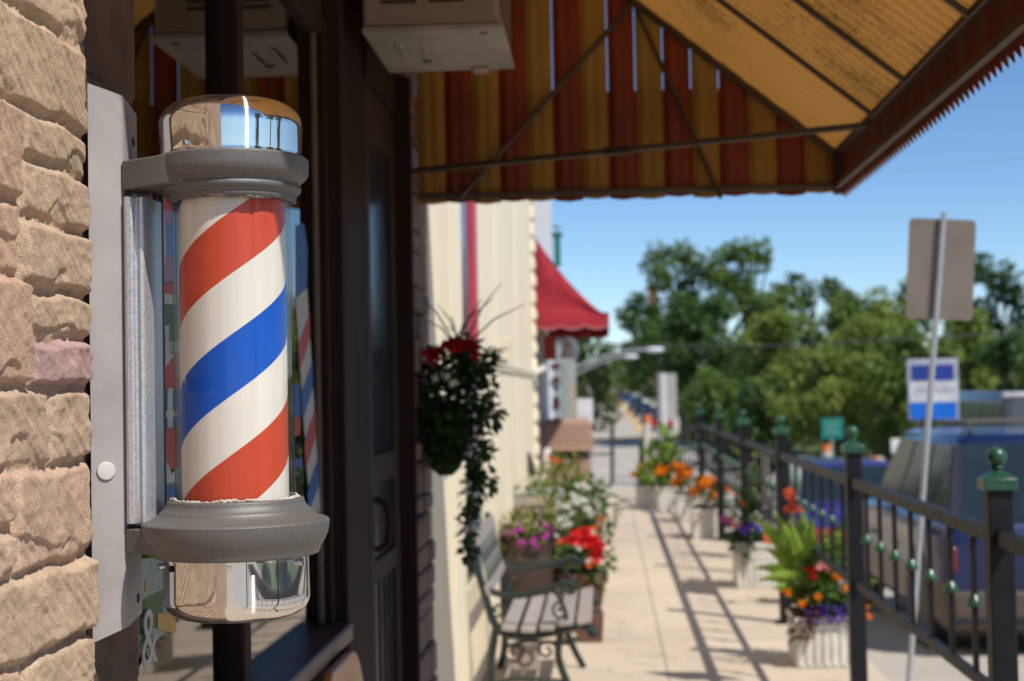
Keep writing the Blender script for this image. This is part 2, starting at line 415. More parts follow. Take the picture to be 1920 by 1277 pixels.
stone_sheet('stone_wall', 1.42, 2.024, .80, 2.16, .0026, [(a, min(b_, 2.004), c, d, k) for a, b_, c, d, k in ST], -.690, shop, 2.006)
def random_courses(y0, y1, z0, z1, seed):
    r = random.Random(seed); out = []; z = z0
    while z < z1:
        hh = r.choice((.07, .09, .11, .13)); y = y0 - r.uniform(0, .2)
        while y < y1:
            l = r.uniform(.2, .5); out.append((y, min(y + l, y1), z, z + hh, r.choice((0, 0, 1, 3, 4, 2)))); y += l
        z += hh
    return out
stone_sheet('stone_wall', -4.5, 1.42, .0, 3.55, .02, random_courses(-4.5, 1.42, 0, 3.6, 3), -.69, shop)
stone_sheet('stone_wall', 1.42, 2.04, 2.16, 3.55, .012, random_courses(1.42, 2.02, 2.16, 3.6, 4), -.69, shop, 2.02)
stone_sheet('stone_wall', 1.42, 2.04, .0, .80, .012, random_courses(1.42, 2.02, 0, .86, 5), -.69, shop, 2.02)
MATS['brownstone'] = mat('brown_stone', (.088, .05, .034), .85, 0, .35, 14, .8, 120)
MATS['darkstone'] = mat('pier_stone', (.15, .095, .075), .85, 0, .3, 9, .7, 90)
# the return of the wall next to the window
q = MB()
for z0_, z1_ in ((0, .62), (.63, 1.075), (1.08, 1.30), (1.307, 1.52), (1.528, 1.745), (1.752, 1.93), (1.948, 2.5), (2.51, 3.5)):
    q.bb(-.80, -.700 - rng.uniform(0, .006), 2.03, 2.245, z0_, z1_)
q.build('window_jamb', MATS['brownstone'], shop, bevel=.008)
MB().bb(-.90, -.705, 2.02, 2.235, 0, 3.5).build('mortar_core', mat('mortar', (.10, .075, .06), .9, 0, .2, 20, .5), shop)
# --- far stone pier
def courses(q, x0, x1, y0, y1, z0, z1, seed):
    r = random.Random(seed); z = z0
    while z < z1:
        hh = r.choice((.07, .09, .11, .13)); y = y0
        while y < y1 - .02:
            l = min(r.uniform(.18, .4), y1 - y)
            if y1 - y - l < .1: l = y1 - y
            j = r.uniform(-.012, .012)
            q.box(((x0 + x1) / 2 + j, y + l / 2, min(z + hh / 2, z1)), (x1 - x0, l - .008, hh - .008), taper=1)
            y += l
        z += hh
q = MB(); courses(q, -.80, -.665, 5.23, 5.76, 0, 3.5, 8)
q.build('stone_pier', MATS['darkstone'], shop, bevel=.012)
MB().bb(-1.0, -.69, 5.22, 5.75, 0, 3.5).build('mortar_core', MATS['mortar'], shop)
# --- upper wall, back rooms (dark inside)
MB().bb(-.92, -.705, 2.245, 5.22, 2.60, 3.55).build('upper_wall', brown_wood, shop)
MB().bb(-.92, -.74, 2.245, 4.02, 0, .845).build('bulkhead_wall', brown_wood, shop)
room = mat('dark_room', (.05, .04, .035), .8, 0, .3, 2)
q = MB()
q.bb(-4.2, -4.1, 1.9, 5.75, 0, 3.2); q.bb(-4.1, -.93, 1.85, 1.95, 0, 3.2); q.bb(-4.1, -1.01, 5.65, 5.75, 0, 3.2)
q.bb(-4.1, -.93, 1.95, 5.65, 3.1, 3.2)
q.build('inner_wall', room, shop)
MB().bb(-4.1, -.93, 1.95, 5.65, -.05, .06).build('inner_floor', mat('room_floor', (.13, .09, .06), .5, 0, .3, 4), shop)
# main mass above and behind
MB().bb(-9, -1.05, -4.5, 5.74, 3.56, 5.2).build('upper_storey', mat('upper_brick', (.28, .17, .12), .85, 0, .2, 5, .5), shop)

# --- window
GX = -.748
def subthing(name, parent, loc):
    o = bpy.data.objects.new(name, None); col.objects.link(o); o.empty_display_size = .1
    o.parent = parent; o.location = Vector(loc) - parent.location; return o
wnd = subthing('shop_window', shop, (-.74, 3.1, .9))
def wbuild(mb, name, mtl, bevel=0, **k): return mb.build(name, mtl, wnd, bevel=bevel, **k)
YN, YF, ZB, ZT = 2.245, 3.93, .905, 2.50
q = MB()
q.bb(-.79, -.722, YF, YF + .05, ZB - .05, ZT); q.bb(-.79, -.722, YN, YN + .035, ZB - .05, ZT)
q.bb(-.79, -.725, YN + .035, YF, ZT - .045, ZT + .05)
wbuild(q, 'window_frame', brown_wood, .004)
wbuild(MB().bb(-.80, -.675, YN - .0, YF + .05, ZB - .052, ZB - .004), 'window_sill', mat('sill_wood', (.045, .028, .026), .4, 0, .3, 6, .2, 40), .008)
wbuild(MB().bb(-.775, -.715, 2.945, 3.005, ZB - .004, ZT - .045), 'mullion', brown_wood, .006)
wbuild(MB().bb(-.752, -.742, YF - .022, YF, ZB, ZT - .045), 'glazing_bead', mat('bead_wood', (.14, .10, .075), .5, 0, .2, 9), .001)
wglass = glassmat('window_glass', (.72, .74, .74), 2.0)
q = MB()
q.face([(GX, YN + .03, ZB - .004), (GX, 2.945, ZB - .004), (GX, 2.945, ZT - .045), (GX, YN + .03, ZT - .045)])
q.face([(GX, 3.005, ZB - .004), (GX, YF - .02, ZB - .004), (GX, YF - .02, ZT - .045), (GX, 3.005, ZT - .045)])
wbuild(q, 'pane', wglass)
# painted lettering and pictures on the inside of the glass
def paint(name, c): return mat(name, c, .5, 0, .12, 18)
dc = dict(w=paint('sign_white', (.36, .37, .37)), r=paint('sign_red', (.34, .025, .015)), b=paint('sign_blue', (.01, .07, .28)), s=paint('sign_sky', (.07, .17, .40)),
          l=paint('sign_lilac', (.24, .17, .30)), g=paint('sign_green', (.04, .085, .014)), p=paint('sign_mint', (.20, .26, .25)), y=paint('sign_amber', (.45, .25, .06)))
def decal(name, polys, base=.0012):
    """polys: list of (colour key, [(photo px, photo py)...]) laid on the pane, each a thin film"""
    keys = []; q = MB()
    for i, (k, pts) in enumerate(polys):
        if k not in keys: keys.append(k)
        q.mi = keys.index(k)
        q.face([PX(a, c, GX + base + .0006 * i) for a, c in pts])
    return wbuild(q, name, [dc[k] for k in keys], smooth=False)
decal('window_picture', [
 ('l', [(272, 392), (334, 392), (334, 562), (272, 562)]), ('r', [(272, 350), (334, 350), (334, 394), (272, 394)]),
 ('s', [(272, 412), (334, 420), (334, 482), (272, 478)]), ('w', [(296, 350), (304, 350), (312, 470), (300, 556), (295, 470)]),
 ('w', [(272, 548), (334, 552), (334, 572), (272, 566)]), ('r', [(294, 536), (334, 528), (334, 554), (292, 548)]),
 ('g', [(270, 566), (338, 572), (338, 640), (270, 640)]), ('p', [(270, 640), (338, 640), (338, 960), (270, 960)])])
decal('window_lettering', [
 ('w', [(286, 610), (317, 610), (317, 664), (324, 664), (330, 640), (338, 640), (338, 735), (284, 735)]),
 ('r', [(293, 626), (311, 626), (311, 690), (330, 662), (338, 662), (338, 730), (293, 730)]),
 ('r', [(276, 668), (288, 668), (288, 730), (276, 730)]),
 ('b', [(276, 732), (338, 732), (338, 800), (276, 800)]), ('w', [(286, 736), (294, 736), (294, 798), (286, 798)]), ('w', [(314, 728), (324, 728), (324, 806), (314, 806)]),
 ('w', [(284, 770), (336, 770), (336, 782), (284, 782)]), ('r', [(294, 806), (338, 800), (338, 880), (294, 880)]),
 ('w', [(288, 862), (306, 886), (314, 864), (322, 888), (338, 870), (338, 904), (286, 908)]), ('r', [(290, 894), (312, 890), (312, 910), (290, 916)]),
 ('b', [(278, 920), (338, 912), (338, 960), (278, 960)])], .0068)
decal('window_picture', [('p', [(236, 1050), (318, 1044), (318, 1180), (236, 1250)]), ('g', [(262, 1128), (306, 1105), (306, 1170), (262, 1192)]), ('y', [(273, 1088), (277, 1086), (277, 1108), (273, 1110)]),
 ('y', [(296, 1150), (330, 1150), (330, 1188), (296, 1180)])])
pt = PX(280, 1200, GX + .0075)
textmesh('window_lettering', '&', .135, dc['w'], wnd, Matrix.Translation(pt) @ Matrix(((0, 0, 1, 0), (1, 0, 0, 0), (0, 1, 0, 0), (0, 0, 0, 1))))
st = [('b', [(556, 424), (570, 418), (577, 470), (575, 560), (556, 566)])]
def edge(py): f = (py - 540) / 420; return 554 + 27 * f, 576 + 25 * f
py = 540; ks = 'wrwb'; i = 0
st.append(('w', [(edge(540)[0], 560), (edge(540)[1], 540), (edge(960)[1], 960), (edge(960)[0], 960)]))
while py < 930:
    a0, a1 = edge(py + 30); b0, b1 = edge(py + 75)
    if i % 2: st.append((ks[i % 4], [(a0, py + 62), (a1, py), (edge(py + 48)[1], py + 48), (b0, min(960, py + 112))]))
    py += 46; i += 1
decal('window_picture', st)
decal('window_picture', [('b', [(545, 720), (562, 720), (564, 780), (547, 784)]), ('r', [(547, 784), (563, 780), (564, 815), (549, 820)]), ('b', [(548, 862), (566, 858), (567, 874), (549, 878)])])

# --- wide post and door
MB().bb(-.92, -.712, 3.985, 4.52, 0, 2.60).build('door_post', brown_wood, shop, bevel=.006)
MB().bb(-.80, -.690, 3.99, 4.06, 0, 2.60).build('door_post', brown_wood, shop, bevel=.006)
door = subthing('screen_door', shop, (-.72, 4.9, 0))
q = MB()
D0, D1 = 4.53, 5.20
q.bb(-.745, -.712, D0, D0 + .085, .02, 2.46); q.bb(-.745, -.712, D1 - .11, D1, .02, 2.46); q.bb(-.744, -.713, D0 + .085, D1 - .11, 2.30, 2.46)
q.bb(-.744, -.713, D0 + .085, D1 - .11, 1.22, 1.31); q.bb(-.744, -.713, D0 + .085, D1 - .11, .92, .985); q.bb(-.744, -.713, D0 + .085, D1 - .11, .02, .30)
q.build('door_leaf', door_wood, door, bevel=.003)
q = MB()
for k in range(4):
    yy = D0 + .13 + k * .11; q.bb(-.735, -.722, yy, yy + .02, .30, .92)
q.build('door_bars', door_wood, door, bevel=.002)
MB().bb(-.733, -.728, D0 + .085, D1 - .11, .30, 2.30).build('door_glass', mat('screen_glass', (.02, .028, .045), .22, 0, .2, 4, spec=.6), door)
MB().tube([(-.712, 4.62, 1.02), (-.675, 4.62, 1.04), (-.668, 4.62, 1.10), (-.675, 4.62, 1.16), (-.712, 4.62, 1.18)], .011, 8).build('door_handle', brown_wood, door)
MB().bb(-.80, -.655, 5.190, 5.216, 0, 2.60).bb(-.80, -.70, 4.52, 5.19, 2.465, 2.60).build('door_frame', brown_wood, shop, bevel=.003)
MB().bb(-.84, -.56, 4.35, 5.2, -.02, .05).build('door_step', mat('step_stone', (.25, .22, .19), .8, 0, .2, 9, .4), shop, bevel=.01)

# ================================================================ BARBER POLE
AX, AY = -.510, 2.06
pole = thing('barber_pole', 'striped red, white and blue barber pole with chrome caps on the stone wall', 'barber pole', (AX, AY, 1.2))
C0 = (AX, AY, 0)
def rnd_profile(pts, r=.003): return pts
# back plate: a U channel standing off the wall corner, its face turned up the street
q = MB()
fa, fb = Vector((-.6945, 2.008, 0)), Vector((-.6530, 2.030, 0))
zA, zB = (1.1725, 1.931), (1.1905, 1.9165)
side = Vector((-.658, 2.108, 0)); th = .003
def chan(z_l, z_r, z_s):
    o = [(fa, z_l), (fb, z_r), (side, z_s)]
    return [p + Vector((0, 0, z)) for p, z in o]
fn_ = (fb - fa).cross(Vector((0, 0, 1))).normalized()
if fn_.y > 0: fn_ = -fn_
sn_ = (side - fb).cross(Vector((0, 0, 1))).normalized()
if sn_.x < 0: sn_ = -sn_
corner = []
for k in range(5):
    f = k / 4; corner.append(fb + (fa - fb).normalized() * .006 * (1 - f) ** 2 + (side - fb).normalized() * .006 * f ** 2)
path = [fa] + corner + [side]
def zz(p, k):
    d0 = (Vector((p.x, p.y, 0)) - fa).length / (fb - fa).length
    if d0 <= 1.0: return zA[k] + (zB[k] - zA[k]) * d0
    d1 = (Vector((p.x, p.y, 0)) - fb).length / (side - fb).length
    return zB[k] + ((1.198, 1.9045)[k] - zB[k]) * min(1, d1)
nrm = [fn_] + [(fn_ * (1 - k / 4) + sn_ * k / 4).normalized() for k in range(5)] + [sn_]
for (p0, n0), (p1, n1) in zip(zip(path, nrm), zip(path[1:], nrm[1:])):
    i0, i1 = p0 - n0 * th, p1 - n1 * th
    A_ = [Vector((p.x, p.y, zz(pp, k))) for p, pp, k in ((p0, p0, 0), (p1, p1, 0), (p1, p1, 1), (p0, p0, 1))]
    B_ = [Vector((p.x, p.y, zz(pp, k))) for p, pp, k in ((i0, p0, 0), (i1, p1, 0), (i1, p1, 1), (i0, p0, 1))]
    q.face(A_); q.face(B_[::-1]); q.face([A_[1], A_[0], B_[0], B_[1]]); q.face([A_[3], A_[2], B_[2], B_[3]])
    if p0 is fa: q.face([A_[0], A_[3], B_[3], B_[0]])
    if p1 is side: q.face([A_[2], A_[1], B_[1], B_[2]])
bmesh.ops.remove_doubles(q.bm, verts=q.bm.verts[:], dist=1e-5)
q.build('back_plate', plate_grey, pole, ang=50)
bc = P(199.5, 883, 2.0185); 
mh = MB(); ux = (fb - fa).normalized()
def disc(q, c, n, u, prof, seg=28):
    v = Vector((0, 0, 1)); rings = []
    for r_, h_ in prof: rings.append([q.bm.verts.new(c + n * h_ + (u * math.cos(2 * PI * k / seg) + v * math.sin(2 * PI * k / seg)) * r_) for k in range(seg)])
    for r0, r1 in zip(rings, rings[1:]):
        for k in range(seg): q.bm.faces.new((r0[k], r0[(k + 1) % seg], r1[(k + 1) % seg], r1[k]))
    q.bm.faces.new(rings[-1])
bc = fa.lerp(fb, (bc.x - fa.x) / (fb.x - fa.x)) + Vector((0, 0, bc.z))
disc(mh, bc, fn_, ux, [(.0125, -.001), (.0125, .002), (.0115, .0032), (.008, .0038)])
mh.build('bolt_cover', mat('bolt_paint', (.56, .53, .52), .5, 0, .06, 12), pole)
MATS['hole'] = mat('hole', (.01, .01, .01), .9)
for zc_ in (1.862, 1.222):
    cH = fb.lerp(side, .72) + Vector((0, 0, zc_)); mh = MB()
    disc(mh, cH, sn_, (side - fb).normalized(), [(.007, -.001), (.007, .0006), (.005, .0006)], 18); mh.build('screw_hole', MATS['hole'], pole)
# galvanised conduit between the two arms
m, t, b = newmat('galvanised')
vv = coords(t); vo = N(t, 'ShaderNodeTexVoronoi'); vo.inputs['Scale'].default_value = 420; t.links.new(vv, vo.inputs[0])
rr = N(t, 'ShaderNodeValToRGB'); rr.color_ramp.elements[0].color = (.46, .48, .52, 1); rr.color_ramp.elements[1].color = (.70, .71, .74, 1)
t.links.new(vo.outputs['Color'], rr.inputs[0]); t.links.new(rr.outputs[0], b.inputs['Base Color']); b.inputs['Metallic'].default_value = .55
mr = N(t, 'ShaderNodeMapRange'); mr.inputs[3].default_value = .28; mr.inputs[4].default_value = .42; t.links.new(vo.outputs['Color'], mr.inputs[0]); t.links.new(mr.outputs[0], b.inputs['Roughness'])
bp = N(t, 'ShaderNodeBump'); bp.inputs['Strength'].default_value = .12; bp.inputs['Distance'].default_value = .002; t.links.new(vo.outputs['Color'], bp.inputs['Height']); t.links.new(bp.outputs[0], b.inputs['Normal'])
q = MB()
sec = [(-.651, 2.085), (-.6512, 2.024), (-.648, 2.020), (-.639, 2.020), (-.636, 2.026), (-.632, 2.026), (-.629, 2.021), (-.624, 2.023), (-.6185, 2.036), (-.6165, 2.085)]
zc0, zc1 = 1.330, 1.776
n_ = 10
for k in range(n_):
    za, zb = zc0 + (zc1 - zc0) * k / n_, zc0 + (zc1 - zc0) * (k + 1) / n_
    def wd(z): return 1.0
    for (a, bb_), (c, d) in zip(sec, sec[1:] + sec[:1]):
        fa, fb = wd(za), wd(zb); ox = -.65
        q.face([(ox + (a - ox) * fa, bb_, za), (ox + (c - ox) * fa, d, za), (ox + (c - ox) * fb, d, zb), (ox + (a - ox) * fb, bb_, zb)])
q.face([(a, c, zc0) for a, c in sec]); q.face([(-.65 + (a + .65) * wd(zc1), c, zc1) for a, c in sec][::-1])
bmesh.ops.remove_doubles(q.bm, verts=q.bm.verts[:], dist=1e-5)
q.build('conduit', MATS['galvanised'], pole, bevel=.0015)
MB().tube([(-.6225, 2.088, 1.345), (-.6225, 2.088, 1.785)], .0075, 14).build('wire_pipe', mat('pipe_grey', (.13, .115, .115), .45, .3, .2, 10), pole)
# collars with their arms
def collar(name, prof, arm):
    q = MB(); q.lathe(prof, C0, 72)
    ys, zs0, zs1, xw, wroot = arm
    # arm: tapered block from the plate to the collar
    r0 = prof[0][0]
    pts_near = [(AX - .03, AY - .088), (AX - .03, AY + .088)]
    a = [(xw, AY - wroot), (AX - .075, AY - .080), (AX - .02, AY - .085), (AX - .02, AY + .085), (AX - .075, AY + .080), (xw, AY + wroot)]
    q.prism(a, lambda u, v, tt: (u, v, tt), zs0, zs1)
    return q.build(name, cast_grey, pole, bevel=.0022, ang=30)
upper = [(.0855, 1.768), (.0885, 1.770), (.0885, 1.778), (.0945, 1.7815), (.096, 1.787), (.0925, 1.7915), (.0965, 1.796), (.1015, 1.800), (.1055, 1.806), (.1062, 1.813), (.1058, 1.826), (.103, 1.8295), (.098, 1.8300)]
collar('upper_collar', upper, (0, 1.786, 1.826, -.654, .034))
lower = [(.098, 1.2835), (.1130, 1.2840), (.1138, 1.2870), (.1155, 1.2930), (.1205, 1.3010), (.1252, 1.3110), (.1272, 1.3210), (.1275, 1.3290), (.1262, 1.3312), (.1160, 1.3345), (.1085, 1.3385), (.1035, 1.3425), (.1022, 1.3450), (.1000, 1.3462), (.0965, 1.3500), (.0940, 1.3550), (.0930, 1.3605), (.083, 1.3610)]
collar('lower_collar', lower, (0, 1.2905, 1.3235, -.654, .034))
# chrome caps
def dome(z0, z1, r, rc, up=True, flare=.0, rv=.85):
    s_ = 1 if up else -1
    p = [((r - flare) * 1.012, z0), ((r - flare) * 1.012, z0 + s_ * .003), (r - flare, z0 + s_ * .0034)]
    zs_ = z1 - s_ * rc * rv
    for k in range(1, 9):
        f = k / 9; p.append((r - flare * (1 - f), z0 + s_ * .0034 + (zs_ - z0 - s_ * .0034) * f))
    for k in range(17):
        a = PI / 2 * k / 16
        p.append((r - rc + rc * math.cos(a), z1 - s_ * rc * rv * (1 - math.sin(a))))
    top = p[-1][0]
    for k in (.66, .33, .001): p.append((top * k, z1 + s_ * .006 * (1 - k * k)))
    return p
cap1 = MB(); cap1.lathe(dome(1.830, 1.9085, .0985, .044, True, .0022, .78), C0, 96, capb=False, capt=False); cap1.build('top_cap', chrome, pole, ang=28)
cap2 = MB(); cap2.lathe(dome(1.2832, 1.1995, .0995, .032, False, .0008)[::-1], C0, 96, capb=False, capt=False); cap2.build('bottom_cap', chrome, pole, ang=28)
def screw(az, z, r):
    d = Vector((math.cos(az), math.sin(az), 0)); c = Vector((AX, AY, z)) + d * r
    q = MB(); q.tube([c - d * .004, c + d * .003, c + d * .0045], [.0042, .0042, .0026], 14)
    s_ = d.cross(Vector((0, 0, 1)))
    q.mi = 1; q.box(c + d * .0046, (.0012, .0075, .0012), Matrix(( (d.x, s_.x * .6, -s_.x * .0), (d.y, s_.y * .6, 0), (0, .8, 1))))
    return q.build('cap_screw', [steel, MATS['hole']], pole)
screw(R(-113), 1.8385, .0985); screw(R(-20), 1.2755, .1005); screw(R(200), 1.272, .1005)
q = MB(); d = Vector((math.cos(R(-136)), math.sin(R(-136)), 0)); c = Vector((AX, AY, 1.2725)) + d * .1005
q.tube([c - d * .001, c + d * .0006], .0045, 14); q.build('screw_hole', MATS['hole'], pole)
# striped drum: pitch .323 m, a red, a white, a blue and a white band
m, t, b = newmat('drum_stripes')
tc = N(t, 'ShaderNodeTexCoord'); sx = N(t, 'ShaderNodeSeparateXYZ'); t.links.new(tc.outputs['Object'], sx.inputs[0])
at2 = N(t, 'ShaderNodeMath', operation='ARCTAN2'); t.links.new(sx.outputs[1], at2.inputs[0]); t.links.new(sx.outputs[0], at2.inputs[1])
def MN(op, a, bv):
    n = N(t, 'ShaderNodeMath', operation=op)
    for i, x in enumerate((a, bv)):
        if x is None: continue
        if isinstance(x, (int, float)): n.inputs[i].default_value = x
        else: t.links.new(x, n.inputs[i])
    return n.outputs[0]
PITCH = .323
zs = MN('DIVIDE', sx.outputs[2], PITCH)
th = MN('DIVIDE', at2.outputs[0], 2 * PI)
ph = MN('SUBTRACT', zs, th)
PHASE = None
# phase so that the blue band's top edge at the front centre (azimuth of the camera) is at photo y 590
zref = P(436, 624, AY - .0727).z - 1.2      # object space z of the drum's parent
az0 = math.atan2(-AY, -AX)
ph = MN('FRACT', MN('ADD', MN('SUBTRACT', ph, zref / PITCH - az0 / (2 * PI)), 2.0), None)   # 0 at the blue band's top edge, rising with z
# going down from 0: blue (1 -> .745), white, red, white
rp = N(t, 'ShaderNodeValToRGB'); rp.color_ramp.interpolation = 'CONSTANT'
W_, B_, R_ = (.80, .765, .71, 1), (.001, .092, .56, 1), (.60, .078, .038, 1)
el = rp.color_ramp.elements
el[0].position = 0; el[0].color = W_
el[1].position = .25; el[1].color = R_
for p_, c_ in ((.505, W_), (.748, B_)):
    e = el.new(p_); e.color = c_
t.links.new(ph, rp.inputs[0])
n = N(t, 'ShaderNodeTexNoise'); n.inputs['Scale'].default_value = 60; n.inputs['Detail'].default_value = 5
mp = N(t, 'ShaderNodeMapping'); mp.inputs['Scale'].default_value = (1, 1, .04); t.links.new(tc.outputs['Object'], mp.inputs[0]); t.links.new(mp.outputs[0], n.inputs[0])
mr = N(t, 'ShaderNodeMapRange'); mr.inputs[1].default_value = .3; mr.inputs[2].default_value = .7; mr.inputs[3].default_value = .9; mr.inputs[4].default_value = 1.04; t.links.new(n.outputs[0], mr.inputs[0])
vm = N(t, 'ShaderNodeVectorMath', operation='SCALE'); t.links.new(rp.outputs[0], vm.inputs[0]); t.links.new(mr.outputs[0], vm.inputs['Scale'])
# small paint chips
vo = N(t, 'ShaderNodeTexVoronoi'); vo.inputs['Scale'].default_value = 38
mp2 = N(t, 'ShaderNodeMapping'); mp2.inputs['Scale'].default_value = (1, 1, .35); t.links.new(tc.outputs['Object'], mp2.inputs[0]); t.links.new(mp2.outputs[0], vo.inputs[0])
cs = N(t, 'ShaderNodeSeparateColor'); t.links.new(vo.outputs['Color'], cs.inputs[0])
chip = MN('MULTIPLY', MN('LESS_THAN', vo.outputs['Distance'], .075), MN('GREATER_THAN', cs.outputs[0], .86))
mxc = N(t, 'ShaderNodeMixRGB'); t.links.new(MN('MULTIPLY', chip, .75), mxc.inputs[0]); t.links.new(vm.outputs[0], mxc.inputs[1]); mxc.inputs[2].default_value = (.62, .60, .56, 1)
t.links.new(mxc.outputs[0], b.inputs['Base Color']); b.inputs['Roughness'].default_value = .5; b.inputs['Specular IOR Level'].default_value = .12
MB().lathe([(.0727, 1.340), (.0727, 1.790)], C0, 96).build('striped_drum', MATS['drum_stripes'], pole)
tubeg = glassmat('tube_glass', (.985, .985, .98), 1.28, (.7, .7, .7), dirt=.005, edge=.30)
q = MB(); q.lathe([(.0815, 1.345), (.0815, 1.785)], C0, 96, False, False); q.lathe([(.0775, 1.785), (.0775, 1.345)], C0, 96, False, False)
q.build('glass_tube', tubeg, pole)
# crumbling sealant round the foot and the head of the tube
r = random.Random(3)
def bead(name, z, rad, thick, c_, seed):
    r = random.Random(seed); q = MB(); n_ = 220
    ring = []
    for k in range(n_):
        a = 2 * PI * k / n_
        ra = rad + thick * (r.uniform(-.25, .3) + .35 * math.sin(k * .21 + seed) * math.sin(k * .083))
        ring.append(Vector((AX + ra * math.cos(a), AY + ra * math.sin(a), z + thick * (r.uniform(-.25, .4) + .4 * math.sin(k * .13 + seed)))))
    q.tube(ring, [thick * (.6 + r.uniform(-.18, .18) + .22 * math.sin(k * .31)) for k in range(n_)], 6, closed=True)
    return q.build(name, c_, pole, smooth=False)
bead('sealant', 1.3610, .0850, .0032, mat('putty_white', (.52, .46, .42), .9, 0, .3, 60, .6, 200), 4)
bead('sealant', 1.768, .0845, .0036, mat('putty_grey', (.16, .14, .12), .9, 0, .4, 60, .6, 200), 6)

# ================================================================ AWNING OVER THE SHOP
AWX, AWZ, AWB, AWY, AWN, SLP = .84, 2.33, 2.184, 5.40, 1.468, .81
aw = thing('striped_awning', 'fixed awning of yellow and red corrugated sheets over the shop front', 'awning', (0, 3.5, 2.18))
roof_m = sheetmat('yellow_sheet', (.315, .15, .034), .34, .5, 60, (1, 1, 1))
yel_m = sheetmat('mustard_sheet', (.26, .14, .024), .16, .2, 18, (1, 1, .1))
red_m = sheetmat('rust_red_sheet', (.15, .02, .006), .16, .25, 18, (1, 1, .1))
q = MB(); per = .066; n_ = int((AWY - AWN) / per * 8); xs = np.linspace(-.70, AWX, 9)
rows = []
for i in range(n_ + 1):
    y = AWN + (AWY - AWN) * i / n_; dz = .009 * math.sin(2 * PI * (y - AWN) / per)
    rows.append([q.bm.verts.new((x, y, AWZ + SLP * (AWX - x) + dz)) for x in xs])
for a, b_ in zip(rows, rows[1:]):
    for k in range(len(xs) - 1): q.bm.faces.new((a[k], a[k + 1], b_[k + 1], b_[k]))
q.build('roof_sheet', roof_m, aw)
# far end panel: vertical strips .1 m wide, red and mustard in turn, with slits of light between some
def strip_panel(y, x0, x1, top, bot, gaps=(), name='end_panel', lay=0):
    q = MB(); w_ = .0985; k = 0; x = x0; first = True
    while x < x1 - .005:
        q.mi = k % 2
        e = min(x + w_, x1)
        g = .0032 if k in gaps else -.002
        cols = []
        for j in range(9):
            f = j / 8; xx = x + (e - g - x) * f
            dy = -.013 * min(1, 4 * f, 4 * (1 - f)) + .005 * (1 if j == 4 else 0)
            zb = bot - .007 * math.sin(PI * f) + .004 * math.sin(k * 2.3)
            cols.append([q.bm.verts.new((xx, y + dy, zb + (top(xx) - zb) * h_)) for h_ in (0, .25, .5, .75, 1)])
        for a, b_ in zip(cols, cols[1:]):
            for j in range(4):
                f = q.bm.faces.new((a[j], b_[j], b_[j + 1], a[j + 1])); f.material_index = q.mi
        x = e; k += 1
    return q.build(name, [yel_m, red_m], aw, ang=60)
strip_panel(AWY, -.655, AWX, lambda x: AWZ + SLP * (AWX - x) + .006, AWB, gaps=(4, 6, 7, 8, 9, 10))
strip_panel(AWY + .035, -.655, AWX, lambda x: min(2.575, AWZ + SLP * (AWX - x)), AWB + .005, name='end_valance')
# front valance with a toothed lower edge
vr = sheetmat('valance_red', (.16, .03, .014), .06, .25, 18)
vy = sheetmat('valance_brown', (.13, .05, .02), .06, .25, 18)
q = MB(); y = AWN; k = 0; w_ = .0985
while y < AWY:
    q.mi = k % 2; e = min(y + w_, AWY)
    cols = []
    for j in range(13):
        f = j / 12; yy = y + (e - y) * f
        tooth = .5 - .5 * math.cos(4 * PI * f)
        cols.append([q.bm.verts.new((AWX + .012 + .010 * tooth, yy, AWB - .004 - .022 * tooth)), q.bm.verts.new((AWX + .012 + .010 * tooth, yy, AWZ + .03))])
    for a, b_ in zip(cols, cols[1:]):
        f = q.bm.faces.new((a[0], b_[0], b_[1], a[1])); f.material_index = q.mi
    y = e; k += 1
q.build('front_valance', [vr, vy], aw, ang=60)
MB().bb(AWX - .012, AWX + .026, AWY - .02, AWY + .045, AWB - .005, AWZ + .035).build('corner_post', bronze, aw, bevel=.004)
q = MB()
q.bb(AWX - .018, AWX + .004, AWN, AWY, AWZ - .022, AWZ); q.build('front_bar', bronze, aw, bevel=.003)
MB().bb(AWX - .016, AWX + .004, AWN, AWY, AWB + .008, AWB + .030).build('front_bar', bronze, aw, bevel=.003)
MB().bb(-.66, AWX, AWY - .030, AWY - .012, AWB + .010, AWB + .030).build('end_bar', bronze, aw, bevel=.003)
def slope_pt(x, y, dn=.022): return (x, y, AWZ + SLP * (AWX - x) - dn)
for y in (5.375, 4.62, 4.12, 3.4, 2.7, 2.1, 1.49):
    MB().tube([slope_pt(-.69, y), slope_pt(AWX - .01, y)], .0085 if y < 5.3 else .014, 6).build('rafter', bronze, aw)
A = P(1188, 5, 5.36); 
MB().tube([A, P(862, 372, 5.36)], .0095, 8).build('brace', bronze, aw)
MB().tube([A, P(1352, 372, 5.36)], .008, 8).build('brace', bronze, aw)
e1 = P(1642, 234, 4.68); e1.x = AWX - .01
MB().tube([P(774, 321, 5.2), e1], .011, 8).build('tie_bar', bronze, aw)
m_ = P(774, 321, 5.2).lerp(e1, .48); d_ = (e1 - P(774, 321, 5.2)).normalized()
MB().tube([m_ - d_ * .045, m_ + d_ * .045], .0155, 8).build('tie_sleeve', mat('dark_sleeve', (.02, .016, .014), .5), aw)

